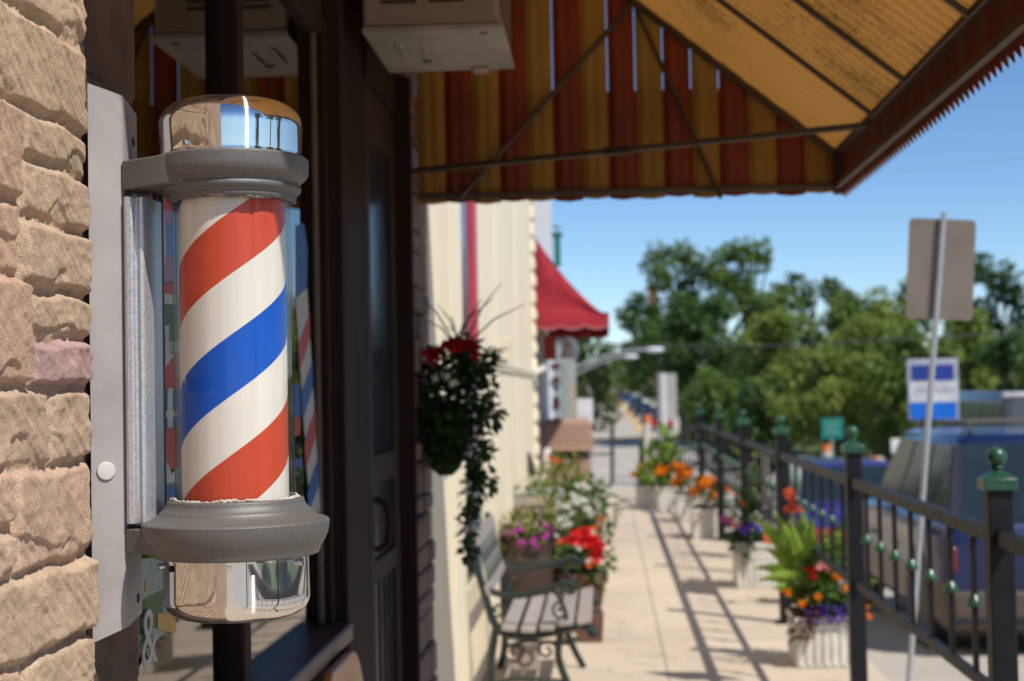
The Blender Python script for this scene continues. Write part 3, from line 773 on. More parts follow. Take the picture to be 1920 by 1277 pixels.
# ================================================================ AIR CONDITIONER ABOVE THE DOOR
ac = thing('air_conditioner', 'beige box air conditioner jutting out above the shop door', 'air conditioner', (-.46, 4.36, 2.475))
ac_m = mat('ac_beige', (.25, .205, .155), .5, 0, .1, 6, .1); ac_b = mat('ac_base', (.30, .275, .25), .45, .2, .2, 7, .15)
x0, x1, y0, y1, z0, z1 = -.646, -.268, 4.1, 4.61, 2.497, 2.89
q = MB(); q.bb(x0, x1, y0, y1, z0 + .01, z1); q.build('casing', ac_m, ac, bevel=.012)
q = MB(); q.bb(x0 - .0, x1 + .012, y0 - .006, y1 + .012, z0 - .004, z0 + .012)
q.build('base_pan', ac_b, ac, bevel=.003)
q = MB()
for xc in (-.545, -.41):
    for k in range(9): q.bb(xc - .05, xc + .05, y0 - .003, y0 + .002, z0 + .075 + k * .021, z0 + .085 + k * .021)
q.build('side_grille', mat('ac_dark', (.045, .035, .028), .8), ac)
q = MB()
q.bb(x1 + .0015, x1 + .006, y0 + .05, y1 - .05, z0 + .06, z1 - .05)
q.build('coil_grille', mat('ac_coil', (.12, .11, .10), .6, .4, .2, 40), ac)
MB().tube([(-.33, y0 - .012, 2.74), (-.313, y0 + .05, z0 - .006)], .012, 8).build('support_strut', bronze, ac)
for c_, d_ in (((-.565, 4.33, z0 - .006), (.02, .2, .008)), ((-.50, 4.36, z0 - .006), (.012, .16, .008)), ((-.36, 4.60, z0 - .008), (.05, .07, .012))): MB().box(c_, d_).build('base_rib', ac_b, ac, bevel=.003)
MB().tube([(-.51, 4.47, z0 - .006), (-.51, 4.47, z0 + .0)], .016, 10).build('drain_hole', MATS['hole'], ac)

# ================================================================ WOODEN CHAIR BY THE WINDOW
ch = thing('wooden_chair', 'orange varnished wooden chair with round cornered back below the shop window', 'chair', (-.45, 3.72, 0))
ow = mat('orange_wood', (.42, .17, .045), .35, 0, .25, 7, .1, stretch=(1, .3, 1), coat=.3)
p_ = [(3.50, .50), (3.50, .80)] + [(3.58 - .08 * math.cos(a), .80 + .085 * math.sin(a)) for a in np.linspace(.2, PI / 2, 6)] + [(3.86 + .08 * math.sin(a), .80 + .085 * math.cos(a)) for a in np.linspace(0, PI / 2, 6)] + [(3.94, .50)]
MB().prism(p_, lambda u, v, tt: (tt - (v - .5) * .12, u - .03, v - .035), -.628, -.604).build('backrest', ow, ch, bevel=.006)
MB().bb(-.60, -.18, 3.50, 3.94, .43, .455).build('seat', ow, ch, bevel=.01)
for xx in (-.57, -.21):
    for yy in (3.53, 3.91): MB().tube([(xx, yy, 0), (xx, yy, .43 if xx > -.5 else .56)], .018, 8).build('leg', ow, ch)
# ================================================================ GROUND, STREET, SIDEWALK
def gz(y):
    """height of the street along y: it falls away, runs level past the crossing and climbs again far off"""
    if y < 5: return -.165
    if y < 42: return -.165 - .05 * (y - 5)
    if y < 110: return -2.015
    return -2.015 + .0185 * (y - 110)
def sz(y):
    """height of the raised sidewalk"""
    return 0.0 if y < 18.5 else -.028 * (y - 18.5)
def strip(name, ys, prof, mtl, kind='structure', smooth=True):
    """prof(y) -> list of (x, z) across"""
    q = MB(); prev = None
    for y in ys:
        row = [q.bm.verts.new((x, y, z)) for x, z in prof(y)]
        if prev:
            for k in range(len(row) - 1): q.bm.faces.new((prev[k], prev[k + 1], row[k + 1], row[k]))
        prev = row
    o = q.build(name, mtl, smooth=False); o['kind'] = kind; return o
# concrete with joints every 1.5 m, hairline cracks and stains
m, t, b = newmat('concrete')
v = coords(t)
n1 = N(t, 'ShaderNodeTexNoise'); n1.inputs['Scale'].default_value = 1.3; n1.inputs['Detail'].default_value = 8; n1.inputs['Roughness'].default_value = .6; t.links.new(v, n1.inputs[0])
r1 = N(t, 'ShaderNodeValToRGB'); r1.color_ramp.elements[0].position = .3; r1.color_ramp.elements[1].position = .72
r1.color_ramp.elements[0].color = (.445, .365, .28, 1); r1.color_ramp.elements[1].color = (.595, .50, .395, 1); t.links.new(n1.outputs[0], r1.inputs[0])
sx = N(t, 'ShaderNodeSeparateXYZ'); t.links.new(v, sx.inputs[0])
def MNt(op, a, bv=None, c=None):
    n = N(t, 'ShaderNodeMath', operation=op)
    for i, x in enumerate((a, bv, c)):
        if x is None: continue
        if isinstance(x, (int, float)): n.inputs[i].default_value = x
        else: t.links.new(x, n.inputs[i])
    return n.outputs[0]
fy = MNt('ABSOLUTE', MNt('SUBTRACT', MNt('FRACT', MNt('DIVIDE', MNt('ADD', sx.outputs[1], 100.35), 1.5)), .5))
jy = MNt('GREATER_THAN', fy, .494)
fx = MNt('ABSOLUTE', MNt('SUBTRACT', sx.outputs[0], .30)); jx = MNt('LESS_THAN', fx, .006)
wv = N(t, 'ShaderNodeTexVoronoi', feature='DISTANCE_TO_EDGE'); wv.inputs['Scale'].default_value = .55
nw = N(t, 'ShaderNodeTexNoise'); nw.inputs['Scale'].default_value = 3; t.links.new(v, nw.inputs[0])
va = N(t, 'ShaderNodeVectorMath', operation='ADD'); t.links.new(v, va.inputs[0]); t.links.new(nw.outputs['Color'], va.inputs[1]); t.links.new(va.outputs[0], wv.inputs[0])
ck = MNt('LESS_THAN', wv.outputs[0], .006)
j = MNt('MAXIMUM', MNt('MAXIMUM', jy, jx), MNt('MULTIPLY', ck, .6))
mx = N(t, 'ShaderNodeMixRGB'); t.links.new(MNt('MULTIPLY', j, .62), mx.inputs[0]); t.links.new(r1.outputs[0], mx.inputs[1]); mx.inputs[2].default_value = (.13, .10, .08, 1)
ns = N(t, 'ShaderNodeTexNoise'); ns.inputs['Scale'].default_value = 2.6; ns.inputs['Detail'].default_value = 5; ns.inputs['Roughness'].default_value = .7; t.links.new(v, ns.inputs[0])
rs2 = N(t, 'ShaderNodeMapRange'); rs2.inputs[1].default_value = .56; rs2.inputs[2].default_value = .72; rs2.inputs[3].default_value = 1.0; rs2.inputs[4].default_value = .72; t.links.new(ns.outputs[0], rs2.inputs[0])
vg = N(t, 'ShaderNodeTexVoronoi'); vg.inputs['Scale'].default_value = 3.4; t.links.new(v, vg.inputs[0])
cg = N(t, 'ShaderNodeSeparateColor'); t.links.new(vg.outputs['Color'], cg.inputs[0])
gum = MNt('SUBTRACT', 1.0, MNt('MULTIPLY', MNt('MULTIPLY', MNt('LESS_THAN', vg.outputs['Distance'], .07), MNt('GREATER_THAN', cg.outputs[0], .6)), .45))
sc_ = N(t, 'ShaderNodeVectorMath', operation='SCALE'); t.links.new(mx.outputs[0], sc_.inputs[0]); t.links.new(MNt('MULTIPLY', rs2.outputs[0], gum), sc_.inputs['Scale'])
t.links.new(sc_.outputs[0], b.inputs['Base Color']); b.inputs['Roughness'].default_value = .85; b.inputs['Specular IOR Level'].default_value = .3
n4 = N(t, 'ShaderNodeTexNoise'); n4.inputs['Scale'].default_value = 160; t.links.new(v, n4.inputs[0])
bp = N(t, 'ShaderNodeBump'); bp.inputs['Strength'].default_value = .3; bp.inputs['Distance'].default_value = .004; t.links.new(n4.outputs[0], bp.inputs['Height']); t.links.new(bp.outputs[0], b.inputs['Normal'])
ys_s = [-14, -8, -4, 0, 4, 8, 12, 16, 18.5, 20, 22, 24, 26]
strip('sidewalk', ys_s, lambda y: [(-1.02, sz(y)), (1.30, sz(y)), (1.42, sz(y) - .012), (1.44, sz(y) - .04), (1.44, gz(y) - .1)], MATS['concrete'])
MBq = MB(); MBq.bb(-1.02, 1.44, 25.98, 26.0, -1.4, sz(26) - .002); structure(MBq.build('sidewalk_end', MATS['concrete']))
street_m = mat('street_asphalt', (.46, .415, .36), .85, 0, .16, .9, .5, 90, c2=(.38, .34, .295))
grass_m = mat('verge_grass', (.075, .10, .03), .9, 0, .35, .35, .6, 30)
ys_r = [-40, -20, -8, 0, 5, 8, 11, 14, 18, 22, 26, 32, 38, 42, 60, 76, 90, 110, 150, 200, 260, 340, 420]
structure(strip('ground', [-200, -60] + ys_r + [600, 1200], lambda y: [(-700, gz(y) - .10), (-60, gz(y) - .08), (1.2, gz(y) - .06), (12, gz(y) - .06), (60, gz(y) - .06), (700, gz(y) + .5)], grass_m))
def road_x(y):
    if y < 26.2: return 1.44, 9.2
    if y < 76: return -2.6, 10.5
    if y < 110: return -2.4, 9.0
    f = (y - 110) / 310
    return -2.2 - 6 * f, 8.0 - 6 * f
strip('street', [-40, -20, -8, 0, 5, 8, 11, 14, 18, 22, 26.1, 26.3, 32, 38, 42, 60, 75.9, 76.1, 90, 110, 150, 200, 260, 340, 420], lambda y: [(road_x(y)[0], gz(y)), ((road_x(y)[0] + road_x(y)[1]) / 2, gz(y) + .03), (road_x(y)[1], gz(y))], street_m)
# crossing street and the yellow centre line beyond it
strip('cross_street', [62, 75], lambda y: [(-60, gz(y) - .03), (-3, gz(y) + .012), (0, gz(y) + .026), (4, gz(y) + .034), (9, gz(y) + .012), (60, gz(y) - .03)], mat('cross_asphalt', (.42, .385, .335), .85, 0, .2, .8, .4, 80))
yl = mat('yellow_line', (.66, .44, .20), .7, 0, .2, 3)
strip('centre_line', [112, 150, 200, 260, 340, 420], lambda y: [(2.95 - 3.6 * ((y - 118) / 130) * .45 - .42 + .0, gz(y) + .06), (2.95 - 3.6 * ((y - 118) / 130) * .45 + .42, gz(y) + .06)], yl)
# far kerb across the street
MB().bb(9.0, 9.25, -40, 5, -.25, -.04).build('kerb', MATS['concrete'])['kind'] = 'structure'
strip('far_sidewalk', [-40, -8, 0, 5, 8, 11, 14, 18, 22, 26, 32, 38, 42, 60], lambda y: [(9.18, gz(y) - .1), (9.2, gz(y) + .13), (11.2, gz(y) + .13), (11.3, gz(y) - .1)], MATS['concrete'])

# ================================================================ THE RAILING
fx0 = 1.114
fence = thing('railing', 'black iron railing with green ball caps along the raised sidewalk edge', 'railing', (fx0, 8, 0))
posts = [(fx0, -.9), (fx0, 1.75), (fx0, 4.41), (fx0, 6.94), (fx0, 9.74), (fx0, 12.36), (fx0, 15.0), (fx0, 17.9), (.80, 20.3), (.52, 22.6)]
def ph_(i): return 1.205 if i < 8 else (1.0, .72)[i - 8] + .1
def rail_z(x, y):
    if y <= 17.9: return 1.06, .605
    f = (y - 17.9) / (22.6 - 17.9); return 1.06 - .40 * f + sz(y), .605 - .33 * f + sz(y)
pdirs = {}
for i, (x, y) in enumerate(posts):
    zb = sz(y); top = 1.205 if i < 8 else rail_z(x, y)[0] + .10
    po = MB().bb(x - .035, x + .035, y - .035, y + .035, zb, top).build('post', black_paint, fence, bevel=.004)
    q = MB(); q.bb(x - .047, x + .047, y - .047, y + .047, top - .012, top + .022)
    q.box((x, y, top + .031), (.094, .094, .018), taper=.42)
    q.lathe([(.016, top + .036), (.012, top + .046), (.018, top + .05), (.02, top + .055), (.012, top + .058)], (x, y, 0), 14)
    q.build('post_cap', green_paint, po, bevel=.003)
    q = MB(); q.sphere((x, y, top + .082), .0285, 14); q.build('ball', green_paint, po)
    bmq = MB(); bmq.bb(x - .065, x + .065, y - .065, y + .065, zb, zb + .012)
    bmq.build('base_plate', black_paint, po, bevel=.002)
for (xa, ya), (xb, yb) in zip(posts, posts[1:]):
    a = Vector((xa, ya, 0)); b_ = Vector((xb, yb, 0)); L = (b_ - a).length; d = (b_ - a) / L
    ang = math.atan2(d.x, d.y)
    for which, wz, hh in (('top_rail', 0, .045), ('bottom_rail', 1, .032)):
        za, zb_ = rail_z(xa, ya)[wz], rail_z(xb, yb)[wz]
        sd = Vector((d.y, -d.x, 0)); q = MB()
        A0, B0 = a + d * .037, b_ - d * .037
        w_ = .019 if wz == 0 else .015
        pr = [(-w_, -hh / 2), (w_, -hh / 2), (w_, hh / 2 - .006), (w_ - .006, hh / 2), (-w_ + .006, hh / 2), (-w_, hh / 2 - .006)]
        q.prism(pr, lambda u, v, tt: A0 * (1 - tt) + B0 * tt + sd * u + Vector((0, 0, za * (1 - tt) + zb_ * tt + v)), 0, 1)
        q.build(which, black_paint, fence)
    nb = 7
    for k in range(1, nb + 1):
        p = a + (b_ - a) * (k / (nb + 1)); zt, zl = rail_z(p.x, p.y); zm = (zt + zl) / 2 + .0
        ba = MB().box((p.x, p.y, (zt + zl) / 2), (.017, .017, zt - zl - .03)).build('baluster', black_paint, fence)
        q = MB(); q.lathe([(.012, zm - .018), (.024, zm - .016), (.027, zm - .006), (.022, zm - .002), (.0235, zm + .003), (.016, zm + .014), (.011, zm + .022)], (p.x, p.y, 0), 12)
        q.build('knuckle', green_paint, ba)
# notice panel tied to the inside of the railing (its shadow lies on the sidewalk)
pn = thing('notice_panel', 'small flat notice panel fixed between the railing bars', 'panel', (fx0, 11.05, .83))
MB().bb(fx0 + .012, fx0 + .018, 10.72, 11.34, .64, 1.03).build('board', mat('board_grey', (.35, .35, .36), .5), pn, bevel=.004)
for yb_ in (10.80, 11.22): MB().bb(fx0 + .004, fx0 + .012, yb_, yb_ + .04, .70, .98).build('batten', black_paint, pn)
# end rail across the foot of the sidewalk
er = thing('end_rail', 'thin dark pipe rail closing the far end of the sidewalk', 'rail', (.1, 24.6, 0))
dk = mat('dark_pipe', (.05, .045, .035), .5, 0, .2, 9)
y_ = 24.6
MB().tube([P(1148, 908, y_), P(1148, 796, y_)], .036, 10).build('post', dk, er)
MB().tube([P(1105, 826, y_), P(1206, 822, y_)], .026, 8).build('top_rail', dk, er)
MB().tube([P(1105, 852, y_), P(1146, 851, y_)], .018, 8).build('bottom_rail', dk, er)
MB().tube([P(1105, 908, y_), P(1105, 824, y_)], .026, 10).build('post', dk, er)
MB().tube([P(1206, 906, y_), P(1206, 822, y_)], .026, 10).build('post', dk, er)

# ================================================================ BENCH
bench = thing('park_bench', 'green cast iron bench with grey wooden slats against the cream wall', 'bench', (-.4, 7.7, 0))
iron = mat('bench_iron', (.012, .022, .019), .4, .2, .4, 14, .35, 120, coat=.2)
slat = mat('bench_slat', (.30, .265, .245), .7, 0, .2, 9, .3, 60, stretch=(1, .12, 1))
def smooth_curve(pts, n=8):
    pts = [Vector(p) for p in pts]; out = []
    for i in range(len(pts) - 1):
        p0 = pts[max(i - 1, 0)]; p1 = pts[i]; p2 = pts[i + 1]; p3 = pts[min(i + 2, len(pts) - 1)]
        for k in range(n):
            f = k / n
            out.append(.5 * ((2 * p1) + (-p0 + p2) * f + (2 * p0 - 5 * p1 + 4 * p2 - p3) * f * f + (-p0 + 3 * p1 - 3 * p2 + p3) * f ** 3))
    out.append(pts[-1]); return out
for yb in (7.18, 8.24):
    def c3(pts): return [(x, yb, z) for x, z in pts]
    q = MB()
    main = smooth_curve(c3([(-.652, .845), (-.635, .72), (-.585, .53), (-.545, .405), (-.48, .352), (-.36, .347), (-.25, .365), (-.15, .392), (-.095, .375), (-.075, .348)]))
    q.tube(main, [.015 + .006 * min(1, i / 30) for i in range(len(main))], 8)
    q.sphere((-.078, yb, .352), .03, 8, (1, .7, .8))
    q.tube(smooth_curve(c3([(-.535, .40), (-.56, .26), (-.575, .1), (-.60, .0)])), [.024, .022] + [.02] * 23, 8)
    q.tube(smooth_curve(c3([(-.235, .355), (-.245, .24), (-.20, .11), (-.145, .0)])), .0175, 8)
    q.tube(smooth_curve(c3([(-.555, .12), (-.46, .145), (-.36, .14), (-.22, .13)])), .011, 6)
    # scroll work under and over the seat
    for (cx, cz, r0, tn, st_) in ((-.30, .275, .05, 1.6, 0), (-.45, .27, .055, 1.7, 2.5), (-.23, .46, .045, 1.6, 1.2), (-.53, .47, .035, 1.4, 4)):
        q.tube([(cx + r0 * (1 - k / 26) * math.cos(st_ + k / 26 * tn * 2 * PI), yb, cz + r0 * (1 - k / 26) * math.sin(st_ + k / 26 * tn * 2 * PI)) for k in range(22)], .0075, 6)
    q.tube(smooth_curve(c3([(-.26, .56), (-.225, .50), (-.205, .43), (-.22, .37)])), .011, 6)
    q.build('side_frame', iron, bench)
    q = MB()
    q.tube(smooth_curve(c3([(-.60, .575), (-.54, .548), (-.44, .535), (-.33, .55), (-.235, .582), (-.185, .592), (-.165, .572), (-.18, .55), (-.2, .56)])), .0165, 8)
    q.build('armrest', iron, bench)
for k, (x, z) in enumerate(((-.475, .372), (-.385, .364), (-.295, .372), (-.205, .394), (-.12, .402))):
    MB().box((x, 7.71, z + .012), (.068, 1.17, .022), Euler((0, -.08 * (k - 1.5), 0))).build('seat_slat', slat, bench, bevel=.004)
MB().box((-.625, 7.71, .80), (.022, 1.10, .06), Euler((0, -.25, 0))).box((-.575, 7.71, .56), (.022, 1.10, .05), Euler((0, -.3, 0))).build('back_rail', slat, bench, bevel=.004)
q = MB()
for k in range(14):
    yy = 7.24 + k * .072
    q.tube([(-.575, yy, .58), (-.618, yy + .072, .78)], .004, 5); q.tube([(-.575, yy + .072, .58), (-.618, yy, .78)], .004, 5)
q.build('back_lattice', mat('lattice_grey', (.12, .13, .12), .5, .2, .2, 9), bench)
MB().box((-.40, 7.185, .245), (.13, .012, .12)).build('medallion_plate', slat, bench, bevel=.004)
q = MB(); q.tube([(-.40 + .035 * math.cos(a), 7.176, .245 + .035 * math.sin(a)) for a in np.linspace(0, 2 * PI, 18)[:-1]], .006, 6, closed=True); q.build('medallion_ring', mat('rust_red', (.12, .022, .018), .6), bench)

# ================================================================ SHOPS FURTHER DOWN
WX = -.672
cr = thing('cream_shop', 'tall cream painted shop front beyond the stone pier', 'shop', (-.8, 10, 0))
M_cream_trim = mat('cream_trim', (.82, .76, .62), .5, 0, .05, 4, .1)
cw = MB(); cw.bb(-8, WX, 5.80, 7.20, 0, 5.6).bb(-8, WX, 8.08, 14.35, 0, 5.6).bb(-8, WX, 7.20, 8.08, 4.6, 5.6).bb(-8, WX, 7.20, 8.08, 0, .55).bb(-8, -1.2, 7.20, 8.08, .55, 4.6)
cw.build('front_wall', cream_paint, cr)
q = MB()
for y in (6.62, 9.4, 11.6): q.bb(WX, WX + .009, y, y + .12, 0, 5.5)
q.bb(WX, WX + .022, 14.28, 14.42, 0, 5.6)
for k in range(34): q.bb(WX + .0, WX + .034 + .006 * (k % 2), 14.26, 14.44, .1 + k * .16, .19 + k * .16)
q.build('pilaster', M_cream_trim, cr, bevel=.003)
MB().bb(-1.0, -.69, 7.21, 7.86, .55, 4.6).build('display_window', mat('dark_glass', (.075, .08, .105), .18, 0, .2, 2, spec=.6), cr)
MB().bb(-.70, WX + .004, 7.86, 8.075, 1.6, 4.6).build('red_frame', mat('red_trim', (.55, .06, .09), .45, 0, .1, 4), cr)
MB().bb(-.70, WX + .002, 7.86, 8.075, .55, 1.598).build('grey_frame', mat('grey_trim', (.26, .27, .32), .5, 0, .1, 4), cr)
MB().tube([(WX + .02, 8.1, 1.66), (WX + .02, 10.5, 1.665), (WX + .02, 14.2, 1.66)], .009, 6).build('cable', mat('cable_grey', (.4, .36, .3), .6), cr)
q = MB(); q.bb(WX, WX + .03, 10.2, 10.34, 1.72, 1.86); q.build('junction_box', mat('box_cream', (.72, .64, .48), .5), cr, bevel=.004)
wl = thing('white_shop', 'white shop with glazed entrance below the red awning', 'shop', (-.8, 17, 0))
ww = mat('white_wall', (.72, .72, .74), .6, 0, .08, 1.2, .2)
MB().bb(-8, -.66, 14.45, 20.2, 2.3, 5.2).bb(-8, -.66, 15.3, 16.0, 0, 2.3).bb(-8, -.66, 17.4, 20.2, 0, 2.3).build('front_wall', ww, wl)
MB().bb(-1.3, -.645, 14.45, 15.3, 0, 2.3).build('brown_frame', mat('brown_frame', (.14, .09, .07), .5), wl)
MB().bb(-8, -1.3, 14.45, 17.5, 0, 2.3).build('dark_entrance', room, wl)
MB().bb(-.66, -.60, 15.6, 15.78, 1.1, 1.82).build('white_shutter', white_paint, wl, bevel=.005)
gs = thing('green_hanging_sign', 'narrow dark green sign jutting from the white shop', 'sign', (-.55, 20, 2.9))
q = MB(); q.bb(-.63, -.55, 20.0, 20.1, 3.15, 3.55); q.bb(-.66, -.52, 19.98, 20.12, 3.55, 3.6); q.build('board', mat('sign_dark_green', (.01, .13, .09), .5), gs, bevel=.006)
MB().tube([(-.66, 20.05, 3.68), (-.55, 20.05, 3.68)], .012, 6).tube([(-.59, 20.05, 3.68), (-.59, 20.05, 3.6)], .01, 6).build('bracket', bronze, gs)
gb = thing('grey_lowrise', 'low grey building past the white shop with pale window', 'building', (-.8, 28, -.5))
MB().bb(-8, -.68, 20.4, 36, -2, 2.35).build('front_wall', mat('grey_wall', (.34, .34, .33), .7, 0, .15, 1, .2), gb)
MB().bb(-.69, -.662, 22, 27, .3, 1.9).build('window', mat('pale_glass', (.42, .47, .46), .25, 0, .15, .8), gb)
MB().bb(-.72, -.64, 29, 33, -1.2, 1.7).build('garage_door', mat('tan_door', (.40, .34, .22), .6), gb)
MB().bb(-8.2, -.60, 20.3, 36.2, 2.35, 2.55).build('roof_edge', mat('roof_edge', (.2, .19, .18), .7), gb)

# red canvas awning, seen from its end
ra = thing('red_canopy', 'dark red canvas awning with scalloped edge over the white shop door', 'awning', (-.3, 15.5, 2.1))
canvas = mat('red_canvas', (.34, .012, .03), .75, 0, .2, 7, .35, 60)
canvas_e = mat('faded_binding', (.42, .14, .15), .8, 0, .15, 9)
y0, y1 = 14.5, 17.3
def pr_(f):   # curved slope from the wall to the front edge
    x = -.645 + .70 * f; z = 2.98 - .80 * f - .13 * math.sin(PI * f) * .55
    return x, z
q = MB(); n_ = 14
P_ = [pr_(k / n_) for k in range(n_ + 1)]
# slope sheet
for (a, b_), (c, d) in zip(P_, P_[1:]):
    q.face([(a, y0, b_), (c, y0, d), (c, y1, d), (a, y1, b_)])
# both ends with soft folds, dropping to the valance line
for ye, sg in ((y0, 1), (y1, -1)):
    for i in range(n_):
        for j_ in range(6):
            pts = []
            for (ii, jj) in ((i, j_), (i + 1, j_), (i + 1, j_ + 1), (i, j_ + 1)):
                x, zt = P_[ii]; zb = 2.235; z = zb + (max(zt, zb) - zb) * jj / 6
                fold = .018 * math.sin(ii * 1.5 + jj * .5) * (jj / 6) * (1 - ii / n_) + .012 * math.sin(jj * 1.1)
                pts.append((x, ye + sg * fold, z))
            q.face(pts)
bmesh.ops.remove_doubles(q.bm, verts=q.bm.verts[:], dist=.0008)
q.build('canvas', canvas, ra)
def valance(a, b_, n, name='valance'):
    q = MB(); a = Vector(a); b_ = Vector(b_); prev = None
    for k in range(n * 10 + 1):
        f = k / (n * 10); p = a.lerp(b_, f); dip = .035 * abs(math.sin(PI * f * n)) ** .7
        cur = [q.bm.verts.new(p + Vector((0, 0, dz))) for dz in (0, -.125 - dip + .018, -.125 - dip)]
        if prev:
            q.bm.faces.new((prev[0], prev[1], cur[1], cur[0])); f_ = q.bm.faces.new((prev[1], prev[2], cur[2], cur[1])); f_.material_index = 1
        prev = cur
    return q.build(name, [canvas, canvas_e], ra)
valance((-.645, y0, 2.24), (.055, y0, 2.24), 3); valance((.055, y0, 2.24), (.055, y1, 2.24), 11); valance((-.645, y1, 2.24), (.055, y1, 2.24), 3)
q = MB()
for ye in (y0 + .03, y1 - .03): q.tube([(-.65, ye, 2.22), (.04, ye, 2.22)], .014, 6)
q.tube([(.04, y0 + .03, 2.22), (.04, y1 - .03, 2.22)], .014, 6); q.build('frame', bronze, ra)
# ================================================================ PLANTS
leaf_g = leafmat('leaf_green', (.035, .085, .015), (.10, .19, .03))
leaf_d = leafmat('leaf_dark', (.018, .045, .012), (.05, .10, .025), trans=.25)
leaf_y = leafmat('leaf_yellow', (.10, .15, .02), (.26, .27, .05))
leaf_lime = leafmat('canna_leaf', (.14, .25, .025), (.28, .40, .06), trans=.45)
leaf_wine = leafmat('wine_leaf', (.06, .02, .012), (.16, .05, .02))
pet_red = leafmat('petal_red', (.50, .006, .012), (.75, .02, .02), trans=.35)
pet_dred = leafmat('petal_dark_red', (.30, .006, .01), (.5, .012, .015), trans=.3)
pet_or = leafmat('petal_orange', (.75, .17, .004), (.95, .33, .01), trans=.35)
pet_coral = leafmat('petal_coral', (.70, .09, .03), (.85, .20, .08), trans=.35)
pet_w = leafmat('petal_white', (.72, .74, .70), (.85, .85, .82), trans=.3)
pet_pu = leafmat('petal_purple', (.10, .04, .42), (.22, .10, .62), trans=.3)
pet_mg = leafmat('petal_magenta', (.42, .03, .30), (.62, .12, .5), trans=.3)
pet_pk = leafmat('petal_pink', (.72, .22, .25), (.85, .45, .42), trans=.3)
stem_m = mat('stem_green', (.06, .10, .02), .6)
def plant(name, label, cat, base, lobes, leaf, L, W, flowers=(), group=None, seed=1, stems=True, shell=.25):
    """lobes: (centre, radii, n leaves); flowers: (material, head radius, [(x, y, z)...])"""
    r = random.Random(seed); o = thing(name, label, cat, base, group)
    q = MB()
    for c, rad, n in lobes: q.cloud(c, rad, n, L, W, r, shell, .25)
    q.build('foliage', leaf, o, smooth='leaf')
    if stems:
        q = MB()
        for c, rad, n in lobes:
            for _ in range(4):
                e = Vector(c) + Vector((r.uniform(-.6, .6) * rad[0], r.uniform(-.6, .6) * rad[1], r.uniform(-.2, .6) * rad[2]))
                b0 = Vector(base) + Vector((r.uniform(-.03, .03), r.uniform(-.03, .03), 0))
                q.tube([b0, b0.lerp(e, .5) + Vector((0, 0, .03)), e], [.006, .005, .003], 5)
        q.build('stem', stem_m, o)
    for mtl, hr, pts in flowers:
        for p in pts:
            q = MB(); q.blossom(p, hr, r, 11); q.build('flower', mtl, o, smooth='leaf')
    return o
def scatter(c, rad, n, r, low=-.2):
    out = []
    for _ in range(n):
        d = Vector((r.gauss(0, 1), r.gauss(0, 1), abs(r.gauss(.2, .8)) + low)).normalized()
        out.append((c[0] + d.x * rad[0], c[1] + d.y * rad[1], c[2] + d.z * rad[2]))
    return out
pr = random.Random(11)
white_slat = mat('white_planter', (.76, .74, .69), .6, 0, .1, 5, .2, c2=(.52, .48, .41))
# slatted white planter boxes
def planter(label, c, w_, d_, h_, rz=0.0, group='white planter boxes along the railing', vert=True):
    o = thing('planter_box', label, 'planter', c, group)
    cx, cy, cz = c
    q = MB(); q.box((cx, cy, cz + h_ * .5), (w_ * .94, d_ * .94, h_), taper=1.06)
    q.build('tub', white_slat, o, bevel=.006)
    q = MB(); nb = 8
    for sy in (-1, 1):
        for k in range(nb): q.box((cx - w_ / 2 + w_ * (k + .5) / nb, cy + sy * d_ * .485, cz + h_ * .36), (w_ / nb * .62, .014, h_ * .62))
    for sx_ in (-1, 1):
        for k in range(nb): q.box((cx + sx_ * w_ * .485, cy - d_ / 2 + d_ * (k + .5) / nb, cz + h_ * .36), (.014, d_ / nb * .62, h_ * .62))
    q.build('slats', white_slat, o, bevel=.002)
    q = MB(); q.box((cx, cy, cz + h_ * .94), (w_ * 1.04, d_ * 1.04, h_ * .12)); q.build('rim', white_slat, o, bevel=.005)
    MB().box((cx, cy, cz + h_ * .70), (w_ * 1.0, d_ * 1.0, .02)).build('band', white_slat, o, bevel=.004)
    MB().box((cx, cy, cz + .012), (w_ * .98, d_ * .98, .024)).build('foot', white_slat, o, bevel=.004)
    MB().box((cx, cy, cz + h_ * .99), (w_ * .9, d_ * .9, .03)).build('soil', soil, o)
    return o
pc = Vector((1.165, 8.34, 0))
planter('nearest white slatted planter box, holding the canna and orange marigolds', pc, .36, .36, .27)
# canna: broad lance leaves from one base and a coral flower head
cn = thing('canna_plant', 'tall canna with long bright green leaves and one coral flower in the nearest planter', 'plant', (1.14, 8.36, .27))
q = MB(); r = random.Random(5)
def blade(q, base, tip, W, sag, seg=7):
    base = Vector(base); tip = Vector(tip); d = tip - base; L = d.length
    sd = d.cross(Vector((r.uniform(-.6, .6), 1, r.uniform(-.5, .5)))).normalized()
    prev = None
    for k in range(seg + 1):
        f = k / seg; p = base.lerp(tip, f) + Vector((0, 0, sag * L * math.sin(PI * f) * .5))
        wd = W * math.sin(PI * min(1, .06 + .94 * f) ** .75) + .003
        nn = sd.cross(d).normalized()
        row = [q.bm.verts.new(p - sd * wd / 2 + nn * wd * .2), q.bm.verts.new(p - nn * wd * .02), q.bm.verts.new(p + sd * wd / 2 + nn * wd * .2)]
        if prev:
            q.bm.faces.new((prev[0], prev[1], row[1], row[0])); q.bm.faces.new((prev[1], prev[2], row[2], row[1]))
        prev = row
yc = 8.34
tips = [(1408, 968), (1428, 992), (1452, 958), (1478, 972), (1506, 950), (1524, 968), (1546, 990), (1412, 1066), (1432, 1028), (1566, 1018), (1448, 1104), (1582, 985), (1588, 1046), (1490, 1006), (1420, 1090), (1470, 1120)]
